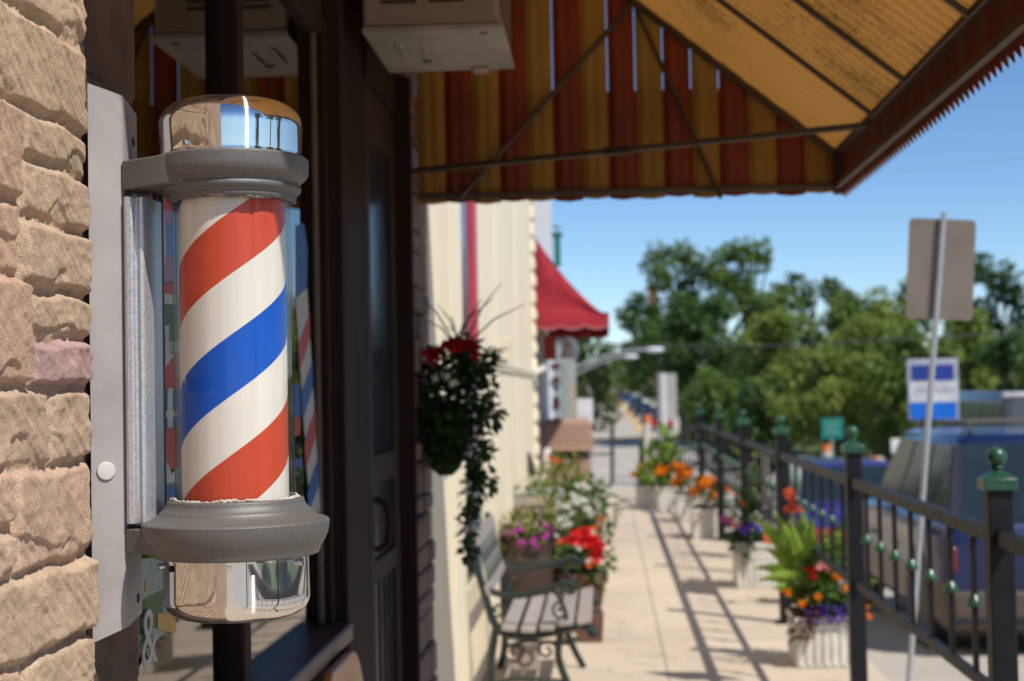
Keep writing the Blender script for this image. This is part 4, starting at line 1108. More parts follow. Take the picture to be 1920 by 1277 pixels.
for i, (tx, ty) in enumerate(tips):
    T = P(tx, ty, yc + r.uniform(-.16, .16)); b0 = Vector((1.12 + r.uniform(-.03, .03), yc + r.uniform(-.04, .04), .27 + (.12 if i < 6 else .05)))
    blade(q, b0, T, .088, .38 if i > 6 else .16)
q.build('leaves', leaf_lime, cn, smooth='leaf')
MB().tube([(1.12, yc, .27), (1.10, yc + .02, .55), P(1487, 962, yc + .02)], [.012, .009, .006], 6).build('stem', stem_m, cn)
q = MB(); rr_ = random.Random(2)
for k in range(11): q.blossom(P(1486 + rr_.uniform(-11, 11), 940 + rr_.uniform(-18, 18), yc + rr_.uniform(-.03, .03)), .03, rr_, 9)
q.build('flower', pet_coral, cn, smooth='leaf')
def ap(px, py, y): return tuple(P(px, py, y))
plant('marigold_plant', 'marigolds with round orange heads trailing over the nearest planter', 'plant', (1.24, 8.3, .27),
      [((1.14, 8.26, .42), (.16, .14, .16), 320), ((1.27, 8.28, .44), (.14, .14, .18), 300), ((1.20, 8.34, .58), (.15, .12, .13), 170)], leaf_g, .05, .024,
      [(pet_or, .026, [ap(1504, 1132, 8.14), ap(1533, 1120, 8.12), ap(1586, 1106, 8.1), ap(1577, 1086, 8.12), ap(1566, 1080, 8.15), ap(1628, 1118, 8.2), ap(1627, 1156, 8.15), ap(1622, 1138, 8.18), ap(1475, 1110, 8.2)]),
       (pet_red, .028, [ap(1523, 1084, 8.14), ap(1529, 1070, 8.2), ap(1518, 1070, 8.2)]), (pet_pk, .026, [ap(1538, 1064, 8.16), ap(1552, 1066, 8.16), ap(1545, 1056, 8.2)])], seed=3)
plant('coleus_plant', 'wine red and green trailing foliage hanging over the corner of the nearest planter', 'plant', (1.06, 8.22, .27),
      [((1.035, 8.20, .25), (.07, .08, .17), 150)], leaf_wine, .05, .026, seed=8)
lob = plant('lobelia_plant', 'mat of violet lobelia along the front rim of the nearest planter', 'plant', (1.18, 8.17, .27),
      [((1.10, 8.16, .285), (.08, .05, .045), 70), ((1.20, 8.16, .29), (.08, .05, .045), 70), ((1.29, 8.16, .285), (.07, .05, .045), 60)], leaf_d, .02, .01, seed=4, stems=False)
q = MB(); rr_ = random.Random(9)
for k in range(210):
    q.blossom((1.035 + .32 * rr_.random(), 8.125 + .09 * rr_.random(), .285 + rr_.uniform(-.05, .05)), .014, rr_, 5)
q.build('flower_mat', pet_pu, lob, smooth='leaf')
# further planters along the railing
def zat(y): return sz(y)
planter('white planter box under the violet and pink flowers, second nearest along the railing', (1.12, 11.55, 0), .34, .34, .34)
plant('pansy_plant', 'violet and pink flowering plant with dark leaves in the second white planter', 'plant', (1.10, 11.5, .34),
      [((1.02, 11.45, .50), (.15, .15, .20), 190), ((1.14, 11.5, .70), (.12, .12, .22), 120), ((1.0, 11.4, .34), (.08, .1, .14), 90)], leaf_d, .07, .035,
      [(pet_pu, .04, [ap(1400, 990, 11.3), ap(1412, 985, 11.3), ap(1388, 990, 11.3), ap(1420, 992, 11.35), ap(1396, 996, 11.25)]), (pet_mg, .04, [ap(1357, 972, 11.3), ap(1361, 978, 11.3)]), (pet_pk, .04, [ap(1372, 975, 11.3), ap(1380, 985, 11.25)]), (pet_or, .035, [ap(1391, 945, 11.4)])], seed=12)
bp_ = thing('black_pot', 'small black plant pot standing between two white planters', 'pot', (1.28, 10.6, 0))
MB().lathe([(.075, 0), (.10, .2), (.112, .205), (.112, .235), (.098, .235), (.092, .2)], (1.28, 10.6, 0), 20).build('pot', mat('black_plastic', (.02, .02, .02), .5), bp_)
plant('gazania_plant', 'small plant with one vivid orange flower in the black pot', 'plant', (1.28, 10.6, .23), [((1.28, 10.6, .30), (.10, .10, .09), 90)], leaf_g, .06, .025,
      [(pet_coral, .045, [ap(1447, 1015, 10.45), ap(1440, 1010, 10.5)])], seed=14)
far_boxes = [(1325, 1.05, 15.3, 'white planter box third nearest along the railing, full of orange marigolds'),
             (1290, .98, 17.2, 'white planter box fourth nearest along the railing, with orange marigolds'),
             (1256, .82, 18.8, 'white planter box at the bend of the railing below bright green leaves'),
             (1222, .58, 19.6, 'farthest white planter box at the end of the railing with orange flowers')]
for i, (px_, X_, y_, lb) in enumerate(far_boxes):
    planter(lb, (X_, y_, sz(y_)), .42, .36, .30)
    z_ = sz(y_) + .32
    r = random.Random(40 + i)
    plant('marigold_plant', ['bright orange marigolds massed in the third nearest planter along the railing', 'orange marigolds in the fourth nearest planter along the railing', 'orange and violet flowers under tall green leaves at the bend of the railing', 'orange marigolds in the farthest planter at the end of the railing'][i], 'plant', (X_, y_, z_),
          [((X_, y_, z_ + .08), (.23, .18, .13), 150)], leaf_g, .07, .035, [(pet_or, .06, scatter((X_, y_, z_ + .10), (.22, .18, .14), 13, r, .0))], group='orange marigolds along the railing', seed=50 + i)
plant('leafy_plant', 'bright green broad leaved plant rising above the orange flowers at the bend of the railing', 'plant', (.70, 19.2, .3),
      [((.72, 19.25, .60), (.20, .15, .20), 120), ((.60, 19.25, .45), (.17, .15, .14), 80), ((.75, 19.25, .82), (.08, .1, .18), 40)], leaf_lime, .15, .07, seed=61)
plant('leafy_plant', 'tall thin green plant growing up behind the railing bars past the violet flowers', 'plant', (1.22, 13.4, .2), [((1.26, 13.4, .72), (.09, .1, .28), 70)], leaf_lime, .14, .05, seed=62)
# ---- pots and planters by the cream wall
bar = thing('barrel_planter', 'dark brown wooden half barrel planter behind the bench', 'planter', (-.50, 9.45, 0))
bw = mat('barrel_wood', (.040, .021, .015), .6, 0, .35, 9, .4, 60, stretch=(1, 1, .15))
q = MB(); q.lathe([(.15, 0), (.175, .2), (.18, .35), (.17, .60), (.15, .60), (.145, .54)], (-.50, 9.45, 0), 22); q.build('barrel', bw, bar, ang=25)
MB().lathe([(.170, .12), (.178, .12), (.180, .16), (.172, .16)], (-.5, 9.45, 0), 22, False, False).build('hoop', dk, bar)
MB().lathe([(.176, .45), (.181, .45), (.179, .49), (.174, .49)], (-.5, 9.45, 0), 22, False, False).build('hoop', dk, bar)
plant('petunia_plant', 'magenta petunias and yellow green leaves spilling over the brown barrel', 'plant', (-.5, 9.45, .56),
      [((-.5, 9.42, .67), (.20, .17, .09), 200), ((-.40, 9.40, .75), (.13, .13, .12), 100), ((-.60, 9.4, .60), (.1, .1, .1), 70)], leaf_y, .05, .028,
      [(pet_mg, .028, [ap(949, 1003, 9.3), ap(966, 998, 9.28), ap(974, 994, 9.28), ap(978, 1017, 9.24), ap(1000, 1012, 9.24), ap(1006, 1022, 9.24), ap(1022, 1005, 9.28), ap(1024, 985, 9.3), ap(1034, 992, 9.4), ap(948, 990, 9.35)]),
       (leaf_y, .03, [ap(1016, 1020, 9.25), ap(955, 985, 9.3), ap(1020, 968, 9.35)])], seed=20)
wb = thing('wooden_box_planter', 'weathered grey square wooden planter between the wall and the white petunias', 'planter', (-.56, 11.0, 0))
MB().bb(-.70, -.40, 10.85, 11.2, .0, .72).build('box', mat('weathered_wood', (.34, .29, .26), .75, 0, .2, 5, .3, stretch=(1, 1, .2)), wb, bevel=.008)
MB().bb(-.715, -.39, 10.835, 10.85, .68, .74).bb(-.66, -.655 + .03, 10.84, 10.85, 0, .68).build('rim_board', MATS['weathered_wood'], wb, bevel=.003)
plant('white_flower_plant', 'low white flowered plant on the weathered wooden planter', 'plant', (-.55, 11.0, .73), [((-.55, 11.0, .77), (.2, .16, .07), 130)], leaf_g, .05, .025,
      [(pet_w, .024, [ap(967, 926, 10.9), ap(981, 928, 10.9), ap(999, 928, 10.9), ap(953, 934, 10.9), ap(1012, 932, 10.95)])], seed=21)
gp = thing('grey_planter', 'pale grey stone planter standing behind the weathered wooden one', 'planter', (-.55, 13.0, 0))
q = MB(); q.lathe([(.13, 0), (.16, .4), (.19, .62), (.20, .66), (.17, .66)], (-.56, 13.0, 0), 20); q.build('tub', mat('stone_grey', (.45, .43, .41), .8, 0, .15, 9, .3), gp)
plant('sedge_plant', 'small yellow green tuft in the pale grey planter', 'plant', (-.6, 13, .66), [((-.60, 13.0, .76), (.13, .12, .10), 90)], leaf_y, .09, .02, seed=22)
plant('coleus_plant', 'large yellow green bush with red tips in front of the brown bin', 'plant', (-.36, 13.6, 0),
      [((-.38, 13.6, .72), (.20, .16, .22), 200), ((-.28, 13.5, .50), (.22, .18, .20), 180)], leaf_y, .08, .045, [(pet_coral, .03, [ap(1038, 862, 13.4), ap(1030, 858, 13.4), ap(1048, 866, 13.4)])], seed=23)
tp = thing('terracotta_pot', 'terracotta pot with red geraniums by the far end of the bench', 'pot', (-.17, 9.5, 0))
tc_ = mat('terracotta', (.13, .06, .042), .8, 0, .2, 8, .3)
MB().lathe([(.10, 0), (.145, .30), (.165, .30), (.168, .37), (.15, .37), (.14, .34)], (-.17, 9.5, 0), 24).build('pot', tc_, tp)
plant('geranium_plant', 'bright red geranium bush in the terracotta pot', 'plant', (-.17, 9.5, .36),
      [((-.17, 9.5, .44), (.20, .18, .13), 260), ((-.20, 9.45, .34), (.17, .14, .1), 120)], leaf_g, .06, .045,
      [(pet_red, .055, [ap(1080, 1005, 9.35), ap(1092, 998, 9.35), ap(1100, 1008, 9.32), ap(1086, 1016, 9.3), ap(1112, 1016, 9.3), ap(1120, 1028, 9.3), ap(1118, 1044, 9.3), ap(1070, 1012, 9.35), ap(1106, 1020, 9.3)]),
       (pet_coral, .03, [ap(1052, 1016, 9.35), ap(1116, 990, 9.4), ap(1108, 1058, 9.25)]), (pet_w, .026, [ap(1083, 1028, 9.28), ap(1104, 1052, 9.25), ap(1118, 1050, 9.3)])], seed=24)
sp = thing('square_pot', 'low brown square pot at the foot of the geraniums', 'pot', (-.12, 9.1, 0))
MB().box((-.12, 9.12, .085), (.15, .15, .17), taper=1.15).build('pot', tc_, sp, bevel=.008)
MB().box((-.12, 9.12, .165), (.14, .14, .02)).build('soil', soil, sp)
pw = thing('white_flower_pot', 'dark pot hidden under the tall white petunias', 'pot', (-.20, 10.8, 0))
MB().lathe([(.13, 0), (.17, .36), (.19, .37), (.19, .42), (.17, .42)], (-.22, 10.9, 0), 20).build('pot', bw, pw)
plant('petunia_plant', 'tall bush of white petunias standing between the geraniums and the brown bin', 'plant', (-.2, 10.9, .4),
      [((-.22, 10.9, .70), (.22, .2, .22), 330), ((-.05, 10.85, .62), (.14, .16, .2), 160), ((-.30, 10.9, .48), (.12, .14, .16), 100)], leaf_g, .06, .035,
      [(pet_w, .035, [ap(1085, 912, 10.75), ap(1094, 910, 10.75), ap(1100, 916, 10.7), ap(1078, 930, 10.7), ap(1076, 938, 10.7), ap(1096, 938, 10.65), ap(1064, 950, 10.7), ap(1068, 948, 10.7), ap(1102, 955, 10.65), ap(1098, 954, 10.65), ap(1117, 938, 10.75),
        ap(1046, 947, 10.75), ap(1052, 975, 10.7), ap(1060, 972, 10.7), ap(1066, 985, 10.65), ap(1048, 985, 10.7), ap(1070, 962, 10.7), ap(1082, 945, 10.7), ap(1124, 948, 10.8), ap(1110, 965, 10.7)]), (pet_coral, .03, [ap(1130, 974, 10.75), ap(1121, 972, 10.75)])], seed=25)
# slim white board and a dark scoop leaning by the wall
sb = thing('slim_board', 'slim white board standing against the cream wall beside the bin', 'board', (-.58, 13.7, 0))
MB().box((-.575, 13.8, .55), (.055, .02, .86), Euler((0, .1, 0))).build('board', white_paint, sb, bevel=.004)
hp = thing('hand_pump', 'dark iron spout leaning out of the pots at the cream wall', 'spout', (-.66, 12.9, .6))
MB().tube([ap(1000, 890, 12.9), ap(992, 868, 12.9), ap(984, 852, 12.9)], [.03, .04, .05], 10).build('spout', dk, hp)
# ---- hanging basket on the pier
hb = thing('hanging_basket', 'dark moss lined half basket hanging on the stone pier', 'basket', (-.60, 5.50, 1.35))
moss = mat('moss', (.03, .028, .01), .95, 0, .5, 22, .8, 60)
q = MB(); prof = [(.02, 1.20), (.05, 1.23), (.068, 1.29), (.078, 1.38), (.082, 1.46)]
q.lathe(prof, (-.585, 5.50, 0), 22); q.build('moss_bowl', moss, hb)
q = MB()
for k in range(10):
    a = 2 * PI * k / 10; q.tube([(-.585 + rr * 1.05 * math.cos(a), 5.5 + rr * 1.05 * math.sin(a), z) for rr, z in prof], .004, 5)
q.tube([(-.585 + .087 * math.cos(a), 5.5 + .087 * math.sin(a), 1.46) for a in np.linspace(0, 2 * PI, 24)[:-1]], .006, 6, closed=True); q.build('wire_frame', dk, hb)
MB().tube([(-.66, 5.5, 1.30), (-.60, 5.5, 1.42), (-.585, 5.5, 1.47)], .006, 6).tube([(-.66, 5.5, 1.47), (-.585, 5.5, 1.47)], .01, 6).build('hook', dk, hb)
gr_ = thing('basket_plant', 'red geraniums with grassy spikes and long trailing ivy in the hanging basket', 'plant', (-.56, 5.5, 1.46))
r = random.Random(31); q = MB()
for px_, py_, rx, rz_, n in ((845, 690, .10, .09, 260), (880, 680, .075, .10, 200), (862, 760, .10, .14, 300), (900, 730, .06, .12, 120), (825, 760, .07, .13, 170), (895, 830, .055, .12, 95), (828, 850, .055, .05, 150), (840, 830, .05, .08, 110), (812, 800, .05, .10, 150), (845, 800, .06, .09, 200), (800, 720, .05, .08, 110), (905, 880, .045, .10, 110), (885, 930, .035, .10, 80), (880, 990, .03, .08, 55), (878, 1035, .022, .05, 28), (925, 770, .035, .05, 40)):
    q.cloud(P(px_, py_, 5.45), (rx, .09, rz_), n, .038, .026, r, .15, .5)
for px_, py_ in ((925, 690), (920, 668)): q.cloud(P(px_, py_, 5.45), (.02, .03, .03), 16, .05, .03, r, .1, .4)
q.build('foliage', leaf_d, gr_, smooth='leaf')
q = MB()
for (tx, ty) in ((778, 545), (800, 600), (845, 590), (838, 610), (905, 560), (940, 530), (985, 570), (870, 600), (820, 570), (925, 560)):
    b0 = P(850 + r.uniform(-25, 25), 670, 5.48); T = P(tx, ty, 5.45 + r.uniform(-.1, .1))
    mdl = b0.lerp(T, .55) + Vector((0, 0, .03)); q.tube([b0, mdl, T], [.0035, .003, .0012], 4)
q.build('spikes', leaf_d, gr_)
for mtl, hr, pts in ((pet_dred, .03, [(803, 664), (812, 668), (820, 662), (808, 674), (816, 674), (850, 645), (862, 642), (872, 648), (882, 650), (890, 668), (858, 650), (842, 650)]), (pet_w, .018, [(814, 711), (838, 708), (851, 719), (824, 702)]), (pet_pk, .012, [(897, 822)])):
    for px_, py_ in pts: qq = MB(); qq.blossom(P(px_, py_, 5.36), hr, r, 10); qq.build('flower', mtl, gr_, smooth='leaf')
q = MB()
for px0, px1, py1 in ((905, 895, 900), (885, 880, 1040), (835, 835, 900), (870, 872, 1000)):
    q.tube([P(px0, 740, 5.45), P((px0 + px1) / 2 + 6, (740 + py1) / 2, 5.44), P(px1, py1, 5.45)], .003, 4)
q.build('vine', stem_m, gr_)

# ================================================================ BIN, SIGNS, LAMPS, ODDS AND ENDS ALONG THE STREET
tb = thing('litter_bin', 'square brown litter bin with a domed hood on the sidewalk', 'litter bin', (-.39, 15.6, 0))
bm_ = mat('bin_brown', (.36, .225, .165), .7, 0, .1, 4, .25, 90); bd = mat('bin_mouth', (.10, .06, .045), .8)
X0, Y0 = -.395, 15.6
MB().box((X0, Y0, .41), (.42, .42, .82), taper=1.06).build('bin_body', bm_, tb, bevel=.02)
MB().box((X0, Y0, .86), (.40, .40, .06)).build('bin_mouth', bd, tb)
q = MB(); q.box((X0, Y0, 1.03), (.53, .53, .29), taper=.93); q.box((X0, Y0, .90), (.55, .55, .03)); q.box((X0, Y0, 1.19), (.49, .49, .035), taper=.8)
q.build('hood', bm_, tb, bevel=.02)
ws = thing('white_board', 'small white notice board on a post behind the brown bin', 'sign', (-.22, 16.4, 0))
a0, a1 = P(1081, 748, 16.5), P(1112, 792, 16.5)
MB().bb(a0.x, a1.x, 16.49, 16.51, a1.z - .02, a0.z).build('board', mat('board_white', (.76, .76, .82), .5), ws, bevel=.004)
MB().bb((a0.x + a1.x) / 2 - .015, (a0.x + a1.x) / 2 + .015, 16.512, 16.54, 0, a0.z - .03).build('post', steel, ws)
tw = thing('flag_streamer', 'red white and blue spiral streamer hanging under the red awning', 'streamer', (-.50, 15.2, 1.8))
q = MB(); zt, zb_ = P(1042, 682, 15.2).z, P(1042, 790, 15.2).z; xc = P(1042, 730, 15.2).x
for k in range(26):
    f = k / 26; z0 = zt + (zb_ - zt) * f; z1 = zt + (zb_ - zt) * (k + 1) / 26; a_ = f * 9
    q.mi = (k // 2) % 3
    wv_ = .045 + .015 * math.sin(k)
    q.face([(xc + wv_ * math.cos(a_), 15.2 + wv_ * math.sin(a_), z0), (xc - wv_ * math.cos(a_), 15.2 - wv_ * math.sin(a_), z0), (xc - wv_ * math.cos(a_ + .35), 15.2 - wv_ * math.sin(a_ + .35), z1), (xc + wv_ * math.cos(a_ + .35), 15.2 + wv_ * math.sin(a_ + .35), z1)])
q.build('ribbon', [red_paint, white_paint, navy_paint], tw, smooth=False)
MB().tube([(xc, 15.2, zt - .01), (xc, 15.2, 2.2)], .004, 5).build('cord', dk, tw)
rs = thing('red_sign', 'small red sign fixed under the red awning by the shop door', 'sign', (-.55, 15.6, 1.9))
MB().box((P(1031, 652, 15.7).x, 15.7, P(1031, 652, 15.7).z), (.13, .02, .26)).build('board', mat('faded_red', (.45, .06, .04), .6), rs, bevel=.004)
MB().tube([(P(1031, 652, 15.7).x, 15.7, P(1031, 652, 15.7).z + .12), (P(1031, 652, 15.7).x, 15.7, 2.22)], .005, 5).build('hanger', dk, rs)
wlamp = thing('wall_lantern', 'white bell shaped lantern on a bracket beside the red sign', 'lantern', (-.4, 16.2, 1.9))
lw = P(1066, 662, 16.6)
MB().lathe([(.02, .13), (.05, .11), (.075, .02), (.10, -.06), (.085, -.06)], lw, 18).build('shade', white_paint, wlamp)
MB().sphere(P(1076, 668, 16.6), .045, 8).build('globe', white_paint, wlamp)
MB().tube([(-.655, 16.6, lw.z + .16), lw + Vector((0, 0, .16)), lw + Vector((0, 0, .1))], .01, 6).build('bracket', white_paint, wlamp)
mb_ = thing('mailbox', 'small white mail flap sticking out at the corner of the cream shop', 'mail flap', (-.64, 14.2, 1.6))
MB().box((-.615, 14.2, 1.69), (.14, .10, .05), Euler((0, -.5, 0))).build('flap', white_paint, mb_, bevel=.006)
MB().box((-.655, 14.2, 1.66), (.02, .12, .12)).build('backplate', white_paint, mb_, bevel=.004)

# street sign seen from the back, on a leaning thin post
ssn = thing('street_sign', 'back of a rounded grey traffic sign on a leaning thin post', 'traffic sign', (1.45, 6.95, -.2))
yS = 6.95
tpS, btS = P(1770, 398, yS), P(1703, 1290, yS)
dS = (tpS - btS).normalized(); btS = btS - dS * ((btS.z - gz(6.9) + .1) / dS.z)
MB().tube([btS, tpS], .0135, 10).build('post', mat('post_steel', (.50, .52, .56), .4, .6, .08, 12, .1), ssn)
cS = P(1766, 504, yS) + Vector((0, .022, 0)); wS, hS, rS = .150, .229, .022
ax = Vector((dS.z, 0, -dS.x)); ax.normalize(); up_ = dS
tiltM = -0.45
up2 = (up_ + ax * -.035).normalized(); ax2 = Vector((up2.z, 0, -up2.x)).normalized()
out_ = []
for sxx, syy, a0_ in ((1, 1, 0), (-1, 1, 90), (-1, -1, 180), (1, -1, 270)):
    for k in range(6):
        a = R(a0_ + 90 * k / 5); out_.append((sxx * (wS - rS) + rS * math.cos(a), syy * (hS - rS) + rS * math.sin(a)))
MB().prism(out_, lambda u, v, tt: cS + ax2 * u + up2 * v + Vector((0, tt, 0)), 0, .003).build('sign_plate', mat('sign_back', (.235, .19, .155), .45, .35, .12, 5, .1), ssn)
q = MB()
for v in (.17, -.06): 
    c_ = cS + up2 * v + Vector((0, -.034, 0)); q.tube([c_, c_ + Vector((0, .04, 0))], .007, 8)
q.build('bolt', steel, ssn)

# blue and white sign on the far side of the parked cars
bs = thing('blue_white_sign', 'blue and white street board with one line of small letters behind the parked cars', 'sign', (3.5, 17.5, -.8))
yB = 17.5
def rect(q, x0, y0, x1, y1, y, dy, th=.02):
    a, b_ = P(x0, y0, y), P(x1, y1, y); q.bb(min(a.x, b_.x), max(a.x, b_.x), y + dy, y + dy + th, min(a.z, b_.z), max(a.z, b_.z))
q = MB(); rect(q, 1700, 674, 1799, 787, yB, 0, .03); q.build('board', mat('sign_frame', (.36, .38, .47), .5), bs, bevel=.01)
q = MB(); rect(q, 1708, 685, 1788, 712, yB, -.006, .005); q.build('top_band', mat('band_navy', (.012, .04, .28), .5), bs)
q = MB(); rect(q, 1704, 716, 1796, 753, yB, -.008, .007); q.build('middle_band', mat('band_white', (.55, .57, .64), .5), bs)
q = MB(); rect(q, 1706, 754, 1794, 785, yB, -.006, .005); q.build('bottom_band', mat('band_blue', (.0, .13, .62), .5), bs)
q = MB(); rL = random.Random(4)
for k in range(10):
    if k == 4: continue
    x_ = 1713 + k * 8
    h = rL.choice((3, 4)); rect(q, x_, 731 - h, x_ + 1.2, 731 + h, yB, -.0125, .002)
    if k % 2: rect(q, x_ + 1.3, 731 - h, x_ + 5, 732.4 - h, yB, -.0125, .002)
    else: rect(q, x_ + 1.3, 729.6 + h, x_ + 5, 731 + h, yB, -.0125, .002)
q.build('letters', mat('letter_grey', (.25, .26, .3), .6), bs)
cB = P(1728, 780, yB)
MB().tube([(cB.x, yB + .06, gz(yB) - .1), (cB.x, yB + .06, P(1728, 690, yB).z)], .03, 8).build('post', steel, bs)
# green sign across the lot
gsn = thing('green_street_sign', 'small teal green street sign in front of the bushes', 'sign', (5, 38, -1.8))
q = MB(); rect(q, 1539, 784, 1582, 823, 38, 0, .03); q.build('board', mat('teal_sign', (.0, .16, .13), .5), gsn, bevel=.01)
q = MB()
for k in range(3): rect(q, 1546, 792 + k * 9, 1575 - 4 * (k % 2), 795 + k * 9, 38, -.006, .004)
q.build('letters', mat('pale_letters', (.12, .34, .28), .6), gsn)
cG = P(1560, 815, 38); MB().tube([(cG.x, 38.06, gz(38) - .1), (cG.x, 38.06, cG.z)], .04, 8).build('post', steel, gsn)
wbx = thing('site_board', 'plain white board standing behind the blue car', 'board', (5, 26, -1))
q = MB(); rect(q, 1670, 823, 1704, 850, 26, 0, .03); q.build('board', white_paint, wbx, bevel=.01)
cW = P(1686, 848, 26); MB().tube([(cW.x, 26.06, gz(26) - .1), (cW.x, 26.06, cW.z)], .03, 8).build('post', steel, wbx)
# orange topped marker posts
om = mat('marker_orange', (.62, .16, .03), .6); wm = mat('marker_white', (.58, .52, .44), .6)
def marker(label, px_, pt_, pm_, y, tilt=0, rad=.09):
    a, m_ = P(px_, pt_, y), P(px_, pm_, y); o = thing('marker_post', label, 'marker', (a.x, y, gz(y)), 'orange topped marker posts')
    dx = Vector((tilt, 0, 0)); zb = gz(y) - .05
    MB().tube([Vector((a.x, y, zb)) - dx * (m_.z - zb), m_], [rad, rad], 12).build('shaft', wm, o)
    MB().tube([m_, a], [rad * 1.02, rad * .75], 12).build('top', om, o)
marker('orange topped white marker post left of the green sign post', 1549, 834, 846, 27)
marker('orange topped white marker post beside the blue car windscreen', 1637, 856, 882, 24)
marker('leaning tan marker post with red orange top near the far end of the railing', 1213, 778, 794, 60, .12, .17)
# pale concrete column and street lamps
cl = thing('concrete_pole', 'pale concrete pole standing beyond the far end of the railing', 'pole', (2, 55, gz(55)))
a = P(1240, 700, 55); 
MB().tube([(a.x, 55, gz(55) - .1), (a.x, 55, a.z)], [.19, .17], 14).build('shaft', mat('pole_concrete', (.52, .50, .47), .75, 0, .1, 3), cl)
MB().box((a.x + .33, 55.3, P(1240, 745, 55).z), (.42, .05, 1.7)).build('side_panel', mat('panel_grey', (.40, .38, .36), .7), cl, bevel=.02)
MB().tube([(a.x - .1, 55, a.z), (a.x - .1, 55, P(1236, 660, 55).z)], .022, 6).build('rod', dk, cl)
lm = mat('lamp_grey', (.42, .42, .43), .45, .5, .1, 4); lh = mat('lamp_head', (.70, .72, .75), .4)
def lamp(label, y, pts, head, px0):
    base = P(px0, 700, y); o = thing('street_lamp', label, 'street lamp', (base.x, y, gz(y)), 'street lamps arching over the far road')
    C = [P(a_, b_, y) for a_, b_ in pts]
    MB().tube([(base.x, y, gz(y) - .1), (base.x, y, C[0].z)], [.11, .07], 10).build('pole', lm, o)
    MB().tube(smooth_curve([Vector((base.x, y, C[0].z - .1))] + C, 5), .055, 8).build('arm', lm, o)
    hh = P(*head, y); q = MB(); q.sphere(hh, .22, 10, (1.75, .9, .55)); q.build('lamp_head', lh, o)
lamp('nearer street lamp with a long curved arm above the road', 62, [(1078, 690), (1110, 676), (1160, 661), (1215, 655)], (1228, 656), 1072)
lamp('smaller street lamp whose arm ends left of the nearer one', 78, [(1076, 704), (1105, 690), (1140, 675), (1172, 667)], (1183, 669), 1070)
# overhead wires
wi = thing('power_line', 'black overhead wire sagging across the front of the trees', 'wire', (0, 45, 2))
MB().tube([P(1060, 642, 48), P(1250, 650, 47), P(1450, 648, 46), P(1700, 636, 45), P(1990, 618, 44)], .032, 6).build('wire', mat('wire_dark', (.05, .05, .05), .6), wi)
wi2 = thing('power_line', 'faint thin wire high against the sky at the right', 'wire', (0, 60, 10))
MB().tube([P(1300, 352, 60), P(1600, 330, 60), P(1990, 288, 60)], .012, 5).build('wire', mat('wire_pale', (.25, .28, .33), .6), wi2)
rt = thing('red_chimney', 'small reddish brick chimney top peeking over the far trees', 'chimney', (10, 300, 10))
a = P(1224, 541, 300); MB().bb(a.x - 1.0, a.x + 1.0, 299, 301, gz(300), a.z).build('stack', mat('chimney_brick', (.40, .17, .11), .8), rt); MB().box((a.x, 300, a.z + .2), (2.5, 2.5, .5)).build('cap', MATS['chimney_brick'], rt)
# ================================================================ VEHICLES
glass_dark = mat('car_glass', (.016, .026, .034), .08, 0, .2, 2, spec=.55)
trim_black = mat('trim_black', (.015, .015, .016), .55)
rim_m = mat('wheel_rim', (.33, .29, .25), .35, .7, .15, 8)
lamp_red = mat('tail_lamp', (.12, .006, .01), .2, 0, .1, 5, coat=.5); lamp_clear = mat('head_lamp', (.6, .6, .6), .15, .2, .1, 5, coat=.5)
def wheel(o, x, y, z, r, w_, side):
    q = MB(); q.tube([(x - w_ / 2, y, z), (x - w_ / 2 + .02, y, z), (x + w_ / 2 - .02, y, z), (x + w_ / 2, y, z)], [r * .93, r, r, r * .93], 24)
    wh = q.build('wheel', tyre, o)
    xs_ = x + side * (w_ / 2 + .003)
    q = MB(); q.tube([(xs_ - side * .02, y, z), (xs_, y, z), (xs_ - side * .012, y, z), (xs_ + side * .004, y, z)], [r * .68, r * .62, r * .36, r * .2], 20)
    q.build('rim', rim_m, wh)
